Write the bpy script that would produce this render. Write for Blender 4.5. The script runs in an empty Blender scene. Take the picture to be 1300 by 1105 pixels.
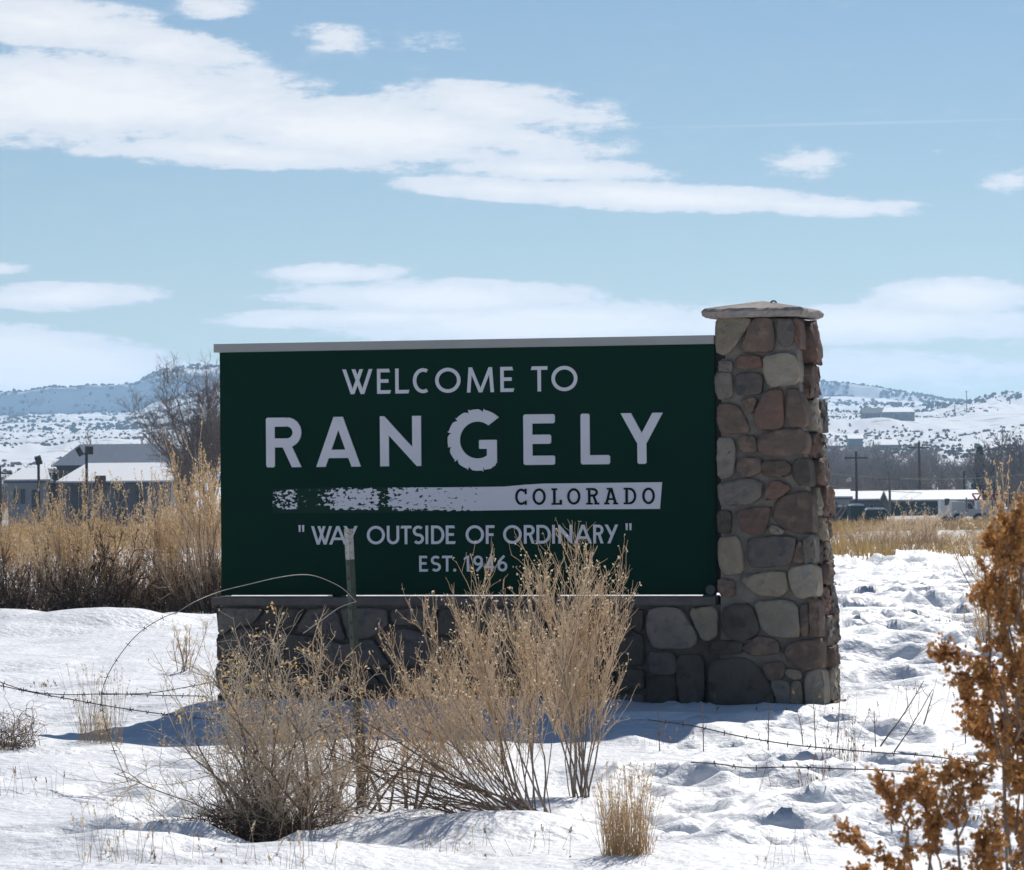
import bpy, math, random
import numpy as np
from mathutils import Vector, Matrix, geometry

S = bpy.context.scene
COL = S.collection
PI = math.pi
rad = math.radians

# ------------------------------------------------------------------ camera, sky, sun, exposure
F = 5160.0                      # focal length in pixels of the 1300 px wide photograph
EYE = 1.66
PITCH, ROLL = 0.010174, -0.008757
SUN_AZ, SUN_EL = rad(18.0), rad(40.0)

cd = bpy.data.cameras.new('camera')
cam = bpy.data.objects.new('camera', cd)
COL.objects.link(cam)
CAMR = Matrix.Rotation(PI / 2 + PITCH, 3, 'X') @ Matrix.Rotation(ROLL, 3, 'Z')
cam.matrix_world = Matrix.Translation((0, 0, EYE)) @ CAMR.to_4x4()
cd.sensor_width = 36.0
cd.sensor_fit = 'HORIZONTAL'
cd.lens = F / 1300 * 36.0
cd.clip_start = 0.5
cd.clip_end = 30000
cd.dof.use_dof = True
cd.dof.focus_distance = 28.0
cd.dof.aperture_fstop = 24.0
S.camera = cam

S.view_settings.view_transform = 'Standard'
S.view_settings.look = 'None'
S.view_settings.exposure = 0.0
S.view_settings.gamma = 1.0
S.view_settings.use_curve_mapping = False
S.cycles.volume_bounces = 1
S.cycles.transparent_max_bounces = 16


def ray(px, py):
    return (CAMR @ Vector(((px - 650) / F, -(py - 552.5) / F, -1))).normalized()


def at(px, py, Y):
    d = ray(px, py)
    return Vector((d.x * Y / d.y, Y, EYE + d.z * Y / d.y))


# sun lamp
sv = Vector((math.sin(SUN_AZ) * math.cos(SUN_EL), math.cos(SUN_AZ) * math.cos(SUN_EL), math.sin(SUN_EL)))
sd = bpy.data.lights.new('sun', 'SUN')
sd.energy = 4.3
sd.angle = rad(0.5)
sd.color = (1.0, 0.955, 0.89)
so = bpy.data.objects.new('sun', sd)
COL.objects.link(so)
so.rotation_euler = sv.to_track_quat('Z', 'Y').to_euler()

# world: Nishita sky with streaks of cloud laid along compass directions
W = bpy.data.worlds.new('World')
S.world = W
W.use_nodes = True
wn, wl = W.node_tree.nodes, W.node_tree.links
wn.clear()


def wnode(t, **kw):
    n = wn.new(t)
    for k, v in kw.items():
        setattr(n, k, v)
    return n


def wmath(op, a, b=None, c=None, clamp=False):
    n = wnode('ShaderNodeMath', operation=op, use_clamp=clamp)
    for i, v in enumerate((a, b, c)):
        if v is None:
            continue
        if isinstance(v, (int, float)):
            n.inputs[i].default_value = v
        else:
            wl.new(v, n.inputs[i])
    return n.outputs[0]


sky = wnode('ShaderNodeTexSky', sky_type='NISHITA', sun_disc=False)
sky.sun_elevation = SUN_EL
sky.sun_rotation = SUN_AZ
sky.altitude = 1600
sky.air_density = 1.0
sky.dust_density = 0.0
sky.ozone_density = 3.2
tc = wnode('ShaderNodeTexCoord')
sep = wnode('ShaderNodeSeparateXYZ')
wl.new(tc.outputs['Generated'], sep.inputs[0])
U = wmath('MULTIPLY', wmath('ARCTAN2', sep.outputs[0], sep.outputs[1]), F)
V = wmath('MULTIPLY', wmath('ARCSINE', sep.outputs[2]), F)
comb = wnode('ShaderNodeCombineXYZ')
wl.new(U, comb.inputs[0])
wl.new(V, comb.inputs[1])


def wnoise(scale_xyz, detail=6.0, rough=0.6, rot=0.0, loc=(0, 0, 0)):
    mp = wnode('ShaderNodeMapping')
    mp.inputs['Scale'].default_value = scale_xyz
    mp.inputs['Rotation'].default_value = (0, 0, rot)
    mp.inputs['Location'].default_value = loc
    wl.new(comb.outputs[0], mp.inputs[0])
    nz = wnode('ShaderNodeTexNoise')
    nz.inputs['Scale'].default_value = 1.0
    nz.inputs['Detail'].default_value = detail
    nz.inputs['Roughness'].default_value = rough
    wl.new(mp.outputs[0], nz.inputs['Vector'])
    return nz.outputs['Fac']


# px centre, half length, half height, slope (deg, down to the right), density
CLOUDS = [
    (90, 125, 440, 76, 3, 1.35), (470, 165, 380, 55, 4, 1.25), (60, 30, 210, 40, 3, 1.1), (215, 60, 150, 36, 6, 1.0),
    (640, 140, 215, 44, 6, .95), (300, 195, 340, 28, 4, .9), (700, 215, 200, 22, 3, .9),
    (830, 250, 330, 24, 3, 1.25), (1040, 262, 170, 19, 2.5, 1.15), (640, 240, 220, 20, 4, .85),
    (1025, 205, 92, 30, 0, .62), (1190, 193, 30, 12, 0, .42), (1278, 230, 56, 30, 0, .45), (425, 48, 90, 28, 6, .48),
    (552, 56, 70, 22, 0, .42), (272, 8, 70, 30, 0, .5), (80, 376, 160, 24, -1, 1.25), (0, 340, 60, 12, 0, .7),
    (420, 348, 120, 19, 0, 1.1), (560, 378, 280, 30, 1, 1.35), (480, 404, 260, 18, 0, 1.1), (700, 412, 350, 38, 0, 1.5),
    (1060, 412, 440, 30, 1, 1.45), (1210, 378, 140, 32, 1, 1.35), (20, 452, 310, 50, 7, 1.7), (60, 480, 280, 44, 3, 1.3),
    (1130, 470, 330, 36, 1, .72), (1500, 430, 300, 40, 1, 1.0), (-300, 120, 300, 60, 3, 1.1),
]
acc = None
for (cx, cy, a, b, sl, de) in CLOUDS:
    d = ray(cx, cy)
    mp = wnode('ShaderNodeMapping', vector_type='TEXTURE')
    mp.inputs['Location'].default_value = (math.atan2(d.x, d.y) * F, math.asin(d.z) * F, 0)
    mp.inputs['Rotation'].default_value = (0, 0, -rad(sl))
    mp.inputs['Scale'].default_value = (a, b, 1)
    wl.new(comb.outputs[0], mp.inputs[0])
    ln = wnode('ShaderNodeVectorMath', operation='LENGTH')
    wl.new(mp.outputs[0], ln.inputs[0])
    m = wmath('MULTIPLY', wmath('SUBTRACT', 1.0, ln.outputs['Value'], clamp=True), de)
    acc = m if acc is None else wmath('SMOOTH_MAX', acc, m, 0.12)
# the same kind of streaks go on over the rest of the sky
far = wnode('ShaderNodeMapping', vector_type='TEXTURE')
far.inputs['Location'].default_value = (0, 350, 0)
far.inputs['Scale'].default_value = (1250, 900, 1)
wl.new(comb.outputs[0], far.inputs[0])
fl = wnode('ShaderNodeVectorMath', operation='LENGTH')
wl.new(far.outputs[0], fl.inputs[0])
farm = wmath('MULTIPLY', wmath('SUBTRACT', fl.outputs['Value'], 1.0, clamp=True), wmath('MULTIPLY', wmath('SUBTRACT', wnoise((.0009, .003, 1), 3, .5), .67), 3.0))
acc = wmath('MAXIMUM', acc, farm)
n1 = wnoise((.0042, .019, 1), 7, .62, rad(3))
n2 = wnoise((.014, .045, 1), 6, .65, rad(3), (31, 7, 0))
n3 = wnoise((.045, .085, 1), 5, .65, rad(-8), (11, 3, 0))
dens = wmath('ADD', acc, wmath('ADD', wmath('MULTIPLY', wmath('SUBTRACT', n1, .5), 1.15), wmath('ADD', wmath('MULTIPLY', wmath('SUBTRACT', n2, .5), .85), wmath('MULTIPLY', wmath('SUBTRACT', n3, .5), .40))))
mr = wnode('ShaderNodeMapRange', interpolation_type='SMOOTHSTEP')
mr.inputs['From Min'].default_value = 0.12
mr.inputs['From Max'].default_value = 0.43
wl.new(dens, mr.inputs['Value'])
gate = wmath('GREATER_THAN', acc, 0.004)
cover = wmath('MULTIPLY', wmath('MULTIPLY', mr.outputs[0], wmath('MULTIPLY', wmath('SUBTRACT', acc, .07), 7.0, clamp=True)), .94)
# thin vapour trail
dtr = ray(1080, 157)
tr = wnode('ShaderNodeMapping', vector_type='TEXTURE')
tr.inputs['Location'].default_value = (math.atan2(dtr.x, dtr.y) * F, math.asin(dtr.z) * F, 0)
tr.inputs['Rotation'].default_value = (0, 0, rad(.4))
tr.inputs['Scale'].default_value = (330, 2.6, 1)
wl.new(comb.outputs[0], tr.inputs[0])
tl = wnode('ShaderNodeVectorMath', operation='LENGTH')
wl.new(tr.outputs[0], tl.inputs[0])
trail = wmath('MULTIPLY', wmath('SUBTRACT', 1.0, tl.outputs['Value'], clamp=True), .32)
cover = wmath('MAXIMUM', cover, trail)
bg1 = wnode('ShaderNodeBackground')
bg1.inputs['Strength'].default_value = 0.066
wl.new(sky.outputs[0], bg1.inputs['Color'])
bg2 = wnode('ShaderNodeBackground')
shade = wnode('ShaderNodeMixRGB')
shade.inputs[1].default_value = (0.72, 0.755, 0.82, 1)
shade.inputs[2].default_value = (0.93, 0.92, 0.92, 1)
sh = wnode('ShaderNodeMapRange')
sh.inputs['From Min'].default_value = 0.3
sh.inputs['From Max'].default_value = 1.1
wl.new(dens, sh.inputs['Value'])
wl.new(sh.outputs[0], shade.inputs[0])
wl.new(shade.outputs[0], bg2.inputs['Color'])
bg2.inputs['Strength'].default_value = 1.06
mixs = wnode('ShaderNodeMixShader')
wl.new(cover, mixs.inputs[0])
wl.new(bg1.outputs[0], mixs.inputs[1])
wl.new(bg2.outputs[0], mixs.inputs[2])
wo = wnode('ShaderNodeOutputWorld')
wl.new(mixs.outputs[0], wo.inputs[0])


# ------------------------------------------------------------------ helpers
def tag(o, label=None, cat=None, group=None, kind=None):
    if label:
        o['label'] = label
    if cat:
        o['category'] = cat
    if group:
        o['group'] = group
    if kind:
        o['kind'] = kind
    return o


def empty(name, loc=(0, 0, 0), rz=0.0, **kw):
    o = bpy.data.objects.new(name, None)
    COL.objects.link(o)
    o.location = loc
    o.rotation_euler = (0, 0, rz)
    o.empty_display_size = 0.1
    return tag(o, **kw)


def add(name, mesh, mat=None, parent=None, loc=None, **kw):
    o = bpy.data.objects.new(name, mesh)
    COL.objects.link(o)
    if mat is not None:
        for m in (mat if isinstance(mat, (list, tuple)) else [mat]):
            mesh.materials.append(m)
    if parent is not None:
        o.parent = parent
    if loc is not None:
        o.location = loc
    return tag(o, **kw)


def copy_tree(o, parent=None):
    c = o.copy()
    COL.objects.link(c)
    c.parent = parent
    for ch in list(o.children):
        copy_tree(ch, c)
    return c


def mesh_np(name, V, Fc, smooth=False, mi=None):
    """V (n,3); Fc (m,3) or (m,4) int"""
    V = np.asarray(V, dtype=np.float32)
    Fc = np.asarray(Fc, dtype=np.int32)
    me = bpy.data.meshes.new(name)
    me.vertices.add(len(V))
    me.vertices.foreach_set('co', V.ravel())
    k = Fc.shape[1]
    me.loops.add(Fc.size)
    me.loops.foreach_set('vertex_index', Fc.ravel())
    me.polygons.add(len(Fc))
    me.polygons.foreach_set('loop_start', np.arange(0, Fc.size, k, dtype=np.int32))
    if mi is not None:
        me.polygons.foreach_set('material_index', np.asarray(mi, dtype=np.int32))
    me.polygons.foreach_set('use_smooth', np.full(len(Fc), smooth))
    me.update(calc_edges=True)
    me.validate()
    return me


class MB:
    """collects simple solids into one mesh"""

    def __init__(self):
        self.v, self.f, self.m = [], [], []

    def poly(self, pts, mi=0):
        i = len(self.v)
        self.v += [tuple(p) for p in pts]
        self.f.append(list(range(i, i + len(pts))))
        self.m.append(mi)

    def hexa(self, b, t, mi=0):
        i = len(self.v)
        self.v += [tuple(p) for p in b] + [tuple(p) for p in t]
        for q in ((3, 2, 1, 0), (4, 5, 6, 7), (0, 1, 5, 4), (1, 2, 6, 5), (2, 3, 7, 6), (3, 0, 4, 7)):
            self.f.append([i + k for k in q])
            self.m.append(mi)

    def box(self, x0, x1, y0, y1, z0, z1, mi=0):
        self.hexa([(x0, y0, z0), (x1, y0, z0), (x1, y1, z0), (x0, y1, z0)], [(x0, y0, z1), (x1, y0, z1), (x1, y1, z1), (x0, y1, z1)], mi)
        return self

    def tube(self, pts, r, n=8, mi=0, r1=None, caps=True):
        pts = [Vector(p) for p in pts]
        r1 = r if r1 is None else r1
        i0 = len(self.v)
        for k, p in enumerate(pts):
            t = (pts[min(k + 1, len(pts) - 1)] - pts[max(k - 1, 0)]).normalized()
            a = Vector((0, 0, 1)) if abs(t.z) < .9 else Vector((1, 0, 0))
            e1 = t.cross(a).normalized()
            e2 = t.cross(e1)
            rr = r + (r1 - r) * k / max(1, len(pts) - 1)
            for j in range(n):
                an = 2 * PI * j / n
                self.v.append(tuple(p + (e1 * math.cos(an) + e2 * math.sin(an)) * rr))
        for k in range(len(pts) - 1):
            for j in range(n):
                a, b = i0 + k * n + j, i0 + k * n + (j + 1) % n
                self.f.append([a, b, b + n, a + n])
                self.m.append(mi)
        if caps:
            self.f.append([i0 + j for j in range(n)])
            self.f.append([i0 + (len(pts) - 1) * n + j for j in range(n)][::-1])
            self.m += [mi, mi]
        return self

    def mesh(self, name, smooth=False):
        me = bpy.data.meshes.new(name)
        me.from_pydata(self.v, [], self.f)
        me.polygons.foreach_set('material_index', self.m)
        if smooth:
            me.polygons.foreach_set('use_smooth', [True] * len(self.f))
        me.update()
        return me

    def build(self, name, mat, parent=None, smooth=False, **kw):
        return add(name, self.mesh(name, smooth), mat, parent, **kw)


# ---- noise in numpy
def _hash(ix, iy, seed):
    h = (ix.astype(np.int64) * 374761393 + iy.astype(np.int64) * 668265263 + seed * 974634533) & 0xFFFFFFFF
    h = ((h ^ (h >> 13)) * 1274126177) & 0xFFFFFFFF
    h = h ^ (h >> 16)
    return (h & 0xFFFFFF) / float(0xFFFFFF) * 2 - 1


def vnoise(x, y, seed=0):
    ix, iy = np.floor(x), np.floor(y)
    fx, fy = x - ix, y - iy
    fx = fx * fx * fx * (fx * (fx * 6 - 15) + 10)
    fy = fy * fy * fy * (fy * (fy * 6 - 15) + 10)
    a, b = _hash(ix, iy, seed), _hash(ix + 1, iy, seed)
    c, d = _hash(ix, iy + 1, seed), _hash(ix + 1, iy + 1, seed)
    return a + (b - a) * fx + (c - a) * fy + (a - b - c + d) * fx * fy


def fbm(x, y, seed=0, octv=4, gain=.5):
    s, a, t = 0, 1.0, 0
    for o in range(octv):
        s = s + a * vnoise(x * 2 ** o + 17.3 * o, y * 2 ** o - 9.1 * o, seed + o)
        t += a
        a *= gain
    return s / t


def sstep(a, b, x):
    t = np.clip((x - a) / (b - a), 0, 1)
    return t * t * (3 - 2 * t)


# ---- materials
def new_mat(name):
    m = bpy.data.materials.new(name)
    m.use_nodes = True
    nt = m.node_tree
    b = nt.nodes['Principled BSDF']
    return m, nt, b


def mk(name, c1, c2=None, scale=6.0, rough=.8, bump=0.0, bscale=40.0, detail=5, lo=.35, hi=.65, coords='Object', stretch=(1, 1, 1), spec=.3, metal=0.0, c3=None, rnd=0.0):
    m, nt, b = new_mat(name)
    N, L = nt.nodes, nt.links
    b.inputs['Roughness'].default_value = rough
    b.inputs['Specular IOR Level'].default_value = spec
    b.inputs['Metallic'].default_value = metal
    tcn = N.new('ShaderNodeTexCoord')
    mp = N.new('ShaderNodeMapping')
    mp.inputs['Scale'].default_value = stretch
    L.new(tcn.outputs[coords], mp.inputs[0])
    if c2 is None:
        c2 = tuple(v * .8 for v in c1)
    nz = N.new('ShaderNodeTexNoise')
    nz.inputs['Scale'].default_value = scale
    nz.inputs['Detail'].default_value = detail
    nz.inputs['Roughness'].default_value = .6
    L.new(mp.outputs[0], nz.inputs['Vector'])
    cr = N.new('ShaderNodeValToRGB')
    cr.color_ramp.elements[0].position = lo
    cr.color_ramp.elements[1].position = hi
    cr.color_ramp.elements[0].color = (*c1, 1)
    cr.color_ramp.elements[1].color = (*c2, 1)
    L.new(nz.outputs['Fac'], cr.inputs[0])
    out = cr.outputs[0]
    if c3 is not None:
        nz3 = N.new('ShaderNodeTexNoise')
        nz3.inputs['Scale'].default_value = scale * 2.7
        nz3.inputs['Detail'].default_value = 4
        L.new(mp.outputs[0], nz3.inputs['Vector'])
        r3 = N.new('ShaderNodeMapRange')
        r3.inputs['From Min'].default_value = .52
        r3.inputs['From Max'].default_value = .66
        L.new(nz3.outputs['Fac'], r3.inputs['Value'])
        mx = N.new('ShaderNodeMixRGB')
        mx.inputs[2].default_value = (*c3, 1)
        L.new(r3.outputs[0], mx.inputs[0])
        L.new(out, mx.inputs[1])
        out = mx.outputs[0]
    if rnd:
        oi = N.new('ShaderNodeObjectInfo')
        hs = N.new('ShaderNodeHueSaturation')
        mrn = N.new('ShaderNodeMapRange')
        mrn.inputs['To Min'].default_value = 1 - rnd
        mrn.inputs['To Max'].default_value = 1 + rnd
        L.new(oi.outputs['Random'], mrn.inputs['Value'])
        L.new(mrn.outputs[0], hs.inputs['Value'])
        L.new(out, hs.inputs['Color'])
        out = hs.outputs[0]
    L.new(out, b.inputs['Base Color'])
    if bump:
        nb = N.new('ShaderNodeTexNoise')
        nb.inputs['Scale'].default_value = bscale
        nb.inputs['Detail'].default_value = 6
        L.new(mp.outputs[0], nb.inputs['Vector'])
        bp = N.new('ShaderNodeBump')
        bp.inputs['Strength'].default_value = bump
        bp.inputs['Distance'].default_value = .02
        L.new(nb.outputs['Fac'], bp.inputs['Height'])
        L.new(bp.outputs[0], b.inputs['Normal'])
    return m


def leaf_mat(name, c1, c2, scale=14.0, trans=.4, rough=.8):
    """thin dry leaf or seed: diffuse with some light through it"""
    m = mk(name, c1, c2, scale=scale, rough=rough, spec=.15, lo=.3, hi=.7)
    nt = m.node_tree
    N, L = nt.nodes, nt.links
    b = N['Principled BSDF']
    src = b.inputs['Base Color'].links[0].from_socket
    tb = N.new('ShaderNodeBsdfTranslucent')
    L.new(src, tb.inputs['Color'])
    mx = N.new('ShaderNodeMixShader')
    mx.inputs[0].default_value = trans
    L.new(b.outputs[0], mx.inputs[1])
    L.new(tb.outputs[0], mx.inputs[2])
    L.new(mx.outputs[0], N['Material Output'].inputs['Surface'])
    return m


M = {}
M['mortar'] = mk('mortar', (.215, .19, .16), (.29, .255, .215), scale=9, rough=.95, bump=.6, bscale=60)
M['cap'] = mk('cap_concrete', (.42, .36, .31), (.33, .28, .25), scale=5, rough=.9, bump=.35, bscale=45, c3=(.28, .24, .21))
M['ledge'] = mk('ledge_stone', (.115, .10, .092), (.16, .14, .125), scale=6, rough=.9, bump=.35, bscale=40)
STONE = {
    'tan': mk('stone_tan', (.35, .285, .20), (.27, .22, .155), scale=5, rough=.9, bump=.85, bscale=22, c3=(.24, .22, .18), rnd=.12),
    'light': mk('stone_light', (.355, .295, .22), (.28, .235, .175), scale=5, rough=.9, bump=.85, bscale=22, c3=(.28, .27, .24), rnd=.1),
    'brown': mk('stone_brown', (.20, .135, .10), (.14, .105, .085), scale=4, rough=.9, bump=.85, bscale=22, c3=(.24, .165, .12), rnd=.15),
    'red': mk('stone_red', (.22, .125, .088), (.16, .105, .08), scale=4, rough=.9, bump=.85, bscale=22, c3=(.18, .14, .12), rnd=.15),
    'grey': mk('stone_grey', (.21, .18, .145), (.26, .22, .18), scale=5, rough=.9, bump=.85, bscale=22, c3=(.17, .15, .135), rnd=.15),
    'slate': mk('stone_slate', (.135, .112, .096), (.18, .152, .128), scale=5, rough=.9, bump=.85, bscale=22, c3=(.10, .095, .095), rnd=.15),
    'dark': mk('stone_dark', (.092, .076, .060), (.13, .108, .086), scale=4, rough=.9, bump=.85, bscale=22, c3=(.065, .056, .047), rnd=.15),
}
PANEL_GREEN = (.0036, .033, .0195)
M['panel'] = mk('panel_green', PANEL_GREEN, (.0042, .028, .0175), scale=1.6, rough=.55, spec=.05)
M['panel_edge'] = mk('panel_edge_dark', (.008, .012, .011), (.012, .02, .016), scale=3, rough=.6)
M['trim'] = mk('trim_metal', (.40, .39, .365), (.36, .35, .33), scale=3, rough=.5, spec=.4)
M['white'] = mk('letter_white', (.74, .72, .76), (.68, .67, .70), scale=4, rough=.5)
M['ink'] = mk('letter_dark_green', (.004, .014, .010), (.005, .012, .010), scale=4, rough=.5, spec=.1)


# ------------------------------------------------------------------ ground
SIGN_C = Vector((-.3455, 28.920, 0))
SIGN_T = rad(15.297)
SIGN_W, SIGN_H, SIGN_B = 3.66, 1.7537, .8198
SIGN_M = Matrix.Translation(SIGN_C) @ Matrix.Rotation(-SIGN_T, 4, 'Z')
SIGN_I = SIGN_M.inverted()

rngG = np.random.default_rng(5)
_dim = []


def flat_at(px, py, z=0.0):
    d = ray(px, py)
    t = (z - EYE) / d.z
    return Vector((d.x * t, d.y * t, z))


# trampled track right of the pillar, and scattered footprints in the foreground
for k in range(250):
    Yk = 31.5 + 48 * rngG.random()
    xk = (1150 + rngG.normal(0, 66) - 650) / F * Yk
    _dim.append((xk, Yk, .12 + .38 * rngG.random() ** 1.8, -(.06 + .15 * rngG.random()) * min(1.0, .45 + (Yk - 31.5) / 20)))
for k in range(70):
    p = flat_at(rngG.uniform(790, 1300), rngG.uniform(905, 1090))
    _dim.append((p.x, p.y, .12 + .16 * rngG.random(), -(.03 + .10 * rngG.random())))
for k in range(45):
    p = flat_at(rngG.uniform(0, 330), rngG.uniform(800, 1100))
    _dim.append((p.x, p.y, .12 + .2 * rngG.random(), -(.015 + .04 * rngG.random())))
for (px, py, r, dz) in ((700, 985, .35, -.09), (960, 985, .30, -.12), (1080, 1010, .28, -.10), (880, 985, .25, -.08), (860, 1020, .2, -.07), (250, 915, .3, -.04),
                        (330, 1058, .34, -.13), (400, 1050, .30, -.10), (290, 1040, .25, .09), (240, 1035, .22, .07), (560, 1060, .5, .05), (640, 1066, .4, .05), (180, 797, .9, .11), (60, 800, 1.0, .10), (262, 790, .7, .06), (0, 790, .8, .12), (120, 792, .8, .05),
                        (100, 765, 1.2, -.10), (230, 768, .9, -.08), (30, 1075, .5, -.06), (120, 1080, .4, -.07), (250, 1095, .6, .05), (1130, 925, .5, .05), (930, 935, .7, .05)):
    p = flat_at(px, py)
    _dim.append((p.x, p.y, r, dz))
DIM = np.array(_dim)


def base_z(x, y):
    z = -2.75 * sstep(84, 360, y) - .9 * sstep(360, 560, y)
    z = z + .05 * sstep(60, 84, y) * (1 - sstep(84, 110, y))
    return z


def ground_z(x, y):
    x = np.asarray(x, dtype=float)
    y = np.asarray(y, dtype=float)
    z = base_z(x, y)
    near = 1 - sstep(70, 130, y)
    z = z + near * (.075 * fbm(x * .33, y * .22, 3, 3) + .050 * fbm(x * .95, y * .7, 11, 3) + .016 * fbm(x * 3.1, y * 2.3, 23, 3))
    z = z + (1 - near) * .35 * fbm(x * .02, y * .02, 7, 3) * sstep(110, 200, y)
    # snow drifted up against the wall and the pillar
    du = (x - SIGN_C.x) * math.cos(SIGN_T) - (y - SIGN_C.y) * math.sin(SIGN_T)
    dn = (x - SIGN_C.x) * math.sin(SIGN_T) + (y - SIGN_C.y) * math.cos(SIGN_T)
    z = z + .07 * np.exp(-(np.maximum(0, np.abs(dn + .1) - .35) / .75) ** 2) * np.exp(-(np.maximum(0, np.abs(du - .3) - 2.3) / .8) ** 2)
    # churned, half-refrozen snow of the track
    trk = np.exp(-((x - (2.6 + (y - 31) * .068)) / (1.5 + (y - 31) * .012)) ** 2) * sstep(29.5, 34, y) * (1 - sstep(68, 84, y))
    z = z + trk * (.085 * fbm(x * 1.7, y * 1.3, 43, 3) + .055 * (np.abs(fbm(x * 1.1, y * .8, 47, 3)) - .25))
    return z


def add_dimples(X, Y, Z0):
    """X, Y vectors of the tensor grid, Z0 (ny, nx)"""
    Z = np.zeros_like(Z0)
    for (cx, cy, r, dz) in DIM:
        i0, i1 = np.searchsorted(X, (cx - 2 * r, cx + 2 * r))
        j0, j1 = np.searchsorted(Y, (cy - 2 * r, cy + 2 * r))
        if i1 <= i0 or j1 <= j0:
            continue
        gx, gy = np.meshgrid(X[i0:i1], Y[j0:j1])
        an = (cx * 7.31 + cy * 3.77) % PI
        el_ = 1 + ((cx * 13.7 + cy * 5.1) % 1.0) * .9
        ax_, ay_ = (gx - cx) * math.cos(an) + (gy - cy) * math.sin(an), -(gx - cx) * math.sin(an) + (gy - cy) * math.cos(an)
        q = ((ax_ / el_) ** 2 + (ay_ * el_ ** .5) ** 2) / (r * r)
        prof = np.exp(-(q ** 1.4) * 1.1) - .35 * np.exp(-((np.sqrt(q) - 1.35) / .3) ** 2)
        Z[j0:j1, i0:i1] += dz * prof
    Z0 += np.where(Z < 0, .20 * np.tanh(Z / .20), Z)


def spaced(fine0, fine1, step, lo, hi, grow):
    a = list(np.arange(fine0, fine1 + step * .5, step))
    s, v = step, fine1
    while v < hi:
        s *= grow
        v += s
        a.append(v)
    s, v = step, fine0
    b = []
    while v > lo:
        s *= grow
        v -= s
        b.append(v)
    return np.array(b[::-1] + a)


GX = spaced(-5.6, 7.2, .046, -2500, 2500, 1.075)
GY = spaced(14.5, 40, .055, -2500, 6900, 1.035)
GY = np.concatenate([GY[GY <= 40.01], np.arange(40.1, 66, .10), 66 + (GY[GY > 40.01] - 40) * (6834.0 / 6900)])
gx, gy = np.meshgrid(GX, GY)
GZ = ground_z(gx, gy)
add_dimples(GX, GY, GZ)


def gz(x, y):
    """height of the built ground sheet"""
    i = int(np.clip(np.searchsorted(GX, x) - 1, 0, len(GX) - 2))
    j = int(np.clip(np.searchsorted(GY, y) - 1, 0, len(GY) - 2))
    fx = (x - GX[i]) / (GX[i + 1] - GX[i])
    fy = (y - GY[j]) / (GY[j + 1] - GY[j])
    return float((GZ[j, i] * (1 - fx) + GZ[j, i + 1] * fx) * (1 - fy) + (GZ[j + 1, i] * (1 - fx) + GZ[j + 1, i + 1] * fx) * fy)


def ground_at(px, py, sink=0.0):
    z = 0.0
    for _ in range(6):
        p = flat_at(px, py, z)
        if p.y > 400 or p.y < 0:
            break
        z = gz(p.x, p.y)
    p.z = gz(p.x, p.y) - sink
    return p


def on_ground(px, Y, sink=0.0):
    d = ray(px, 605)
    x = d.x * Y / d.y
    return Vector((x, Y, gz(x, Y) - sink))


def make_ground():
    nx, ny = len(GX), len(GY)
    Vt = np.stack([gx.ravel(), gy.ravel(), GZ.ravel()], 1)
    ii, jj = np.meshgrid(np.arange(nx - 1), np.arange(ny - 1))
    a = (jj * nx + ii).ravel()
    Fq = np.stack([a, a + 1, a + nx + 1, a + nx], 1)
    me = mesh_np('ground', Vt, Fq, smooth=True)
    m, nt, b = new_mat('snow_ground')
    N, L = nt.nodes, nt.links
    g = N.new('ShaderNodeNewGeometry')
    sp = N.new('ShaderNodeSeparateXYZ')
    L.new(g.outputs['Position'], sp.inputs[0])

    def noise(scale, det=5):
        n = N.new('ShaderNodeTexNoise')
        n.inputs['Scale'].default_value = scale
        n.inputs['Detail'].default_value = det
        L.new(g.outputs['Position'], n.inputs['Vector'])
        return n.outputs['Fac']
    # dead grass shows through the snow out in the field
    fld = N.new('ShaderNodeMapRange')
    fld.inputs['From Min'].default_value = 88
    fld.inputs['From Max'].default_value = 120
    L.new(sp.outputs[1], fld.inputs['Value'])
    ad = N.new('ShaderNodeMath')
    ad.operation = 'MULTIPLY'
    nn = N.new('ShaderNodeMapRange')
    nn.inputs['From Min'].default_value = .36
    nn.inputs['From Max'].default_value = .46
    L.new(noise(.12, 6), nn.inputs['Value'])
    L.new(fld.outputs[0], ad.inputs[0])
    L.new(nn.outputs[0], ad.inputs[1])
    grass = N.new('ShaderNodeMixRGB')
    grass.inputs[1].default_value = (.30, .20, .10, 1)
    grass.inputs[2].default_value = (.20, .15, .095, 1)
    L.new(noise(.4), grass.inputs[0])
    snow = N.new('ShaderNodeMixRGB')
    snow.inputs[1].default_value = (.86, .875, .90, 1)
    snow.inputs[2].default_value = (.80, .815, .84, 1)
    L.new(noise(1.7), snow.inputs[0])
    mx = N.new('ShaderNodeMixRGB')
    L.new(ad.outputs[0], mx.inputs[0])
    L.new(snow.outputs[0], mx.inputs[1])
    L.new(grass.outputs[0], mx.inputs[2])
    L.new(mx.outputs[0], b.inputs['Base Color'])
    b.inputs['Roughness'].default_value = .55
    b.inputs['Specular IOR Level'].default_value = .25
    bp = N.new('ShaderNodeBump')
    bp.inputs['Strength'].default_value = .7
    bp.inputs['Distance'].default_value = .035
    L.new(noise(13, 6), bp.inputs['Height'])
    bp2 = N.new('ShaderNodeBump')
    bp2.inputs['Strength'].default_value = .35
    bp2.inputs['Distance'].default_value = .006
    L.new(noise(110, 3), bp2.inputs['Height'])
    L.new(bp.outputs[0], bp2.inputs['Normal'])
    L.new(bp2.outputs[0], b.inputs['Normal'])
    return add('ground', me, m, kind='structure')


make_ground()

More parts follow.
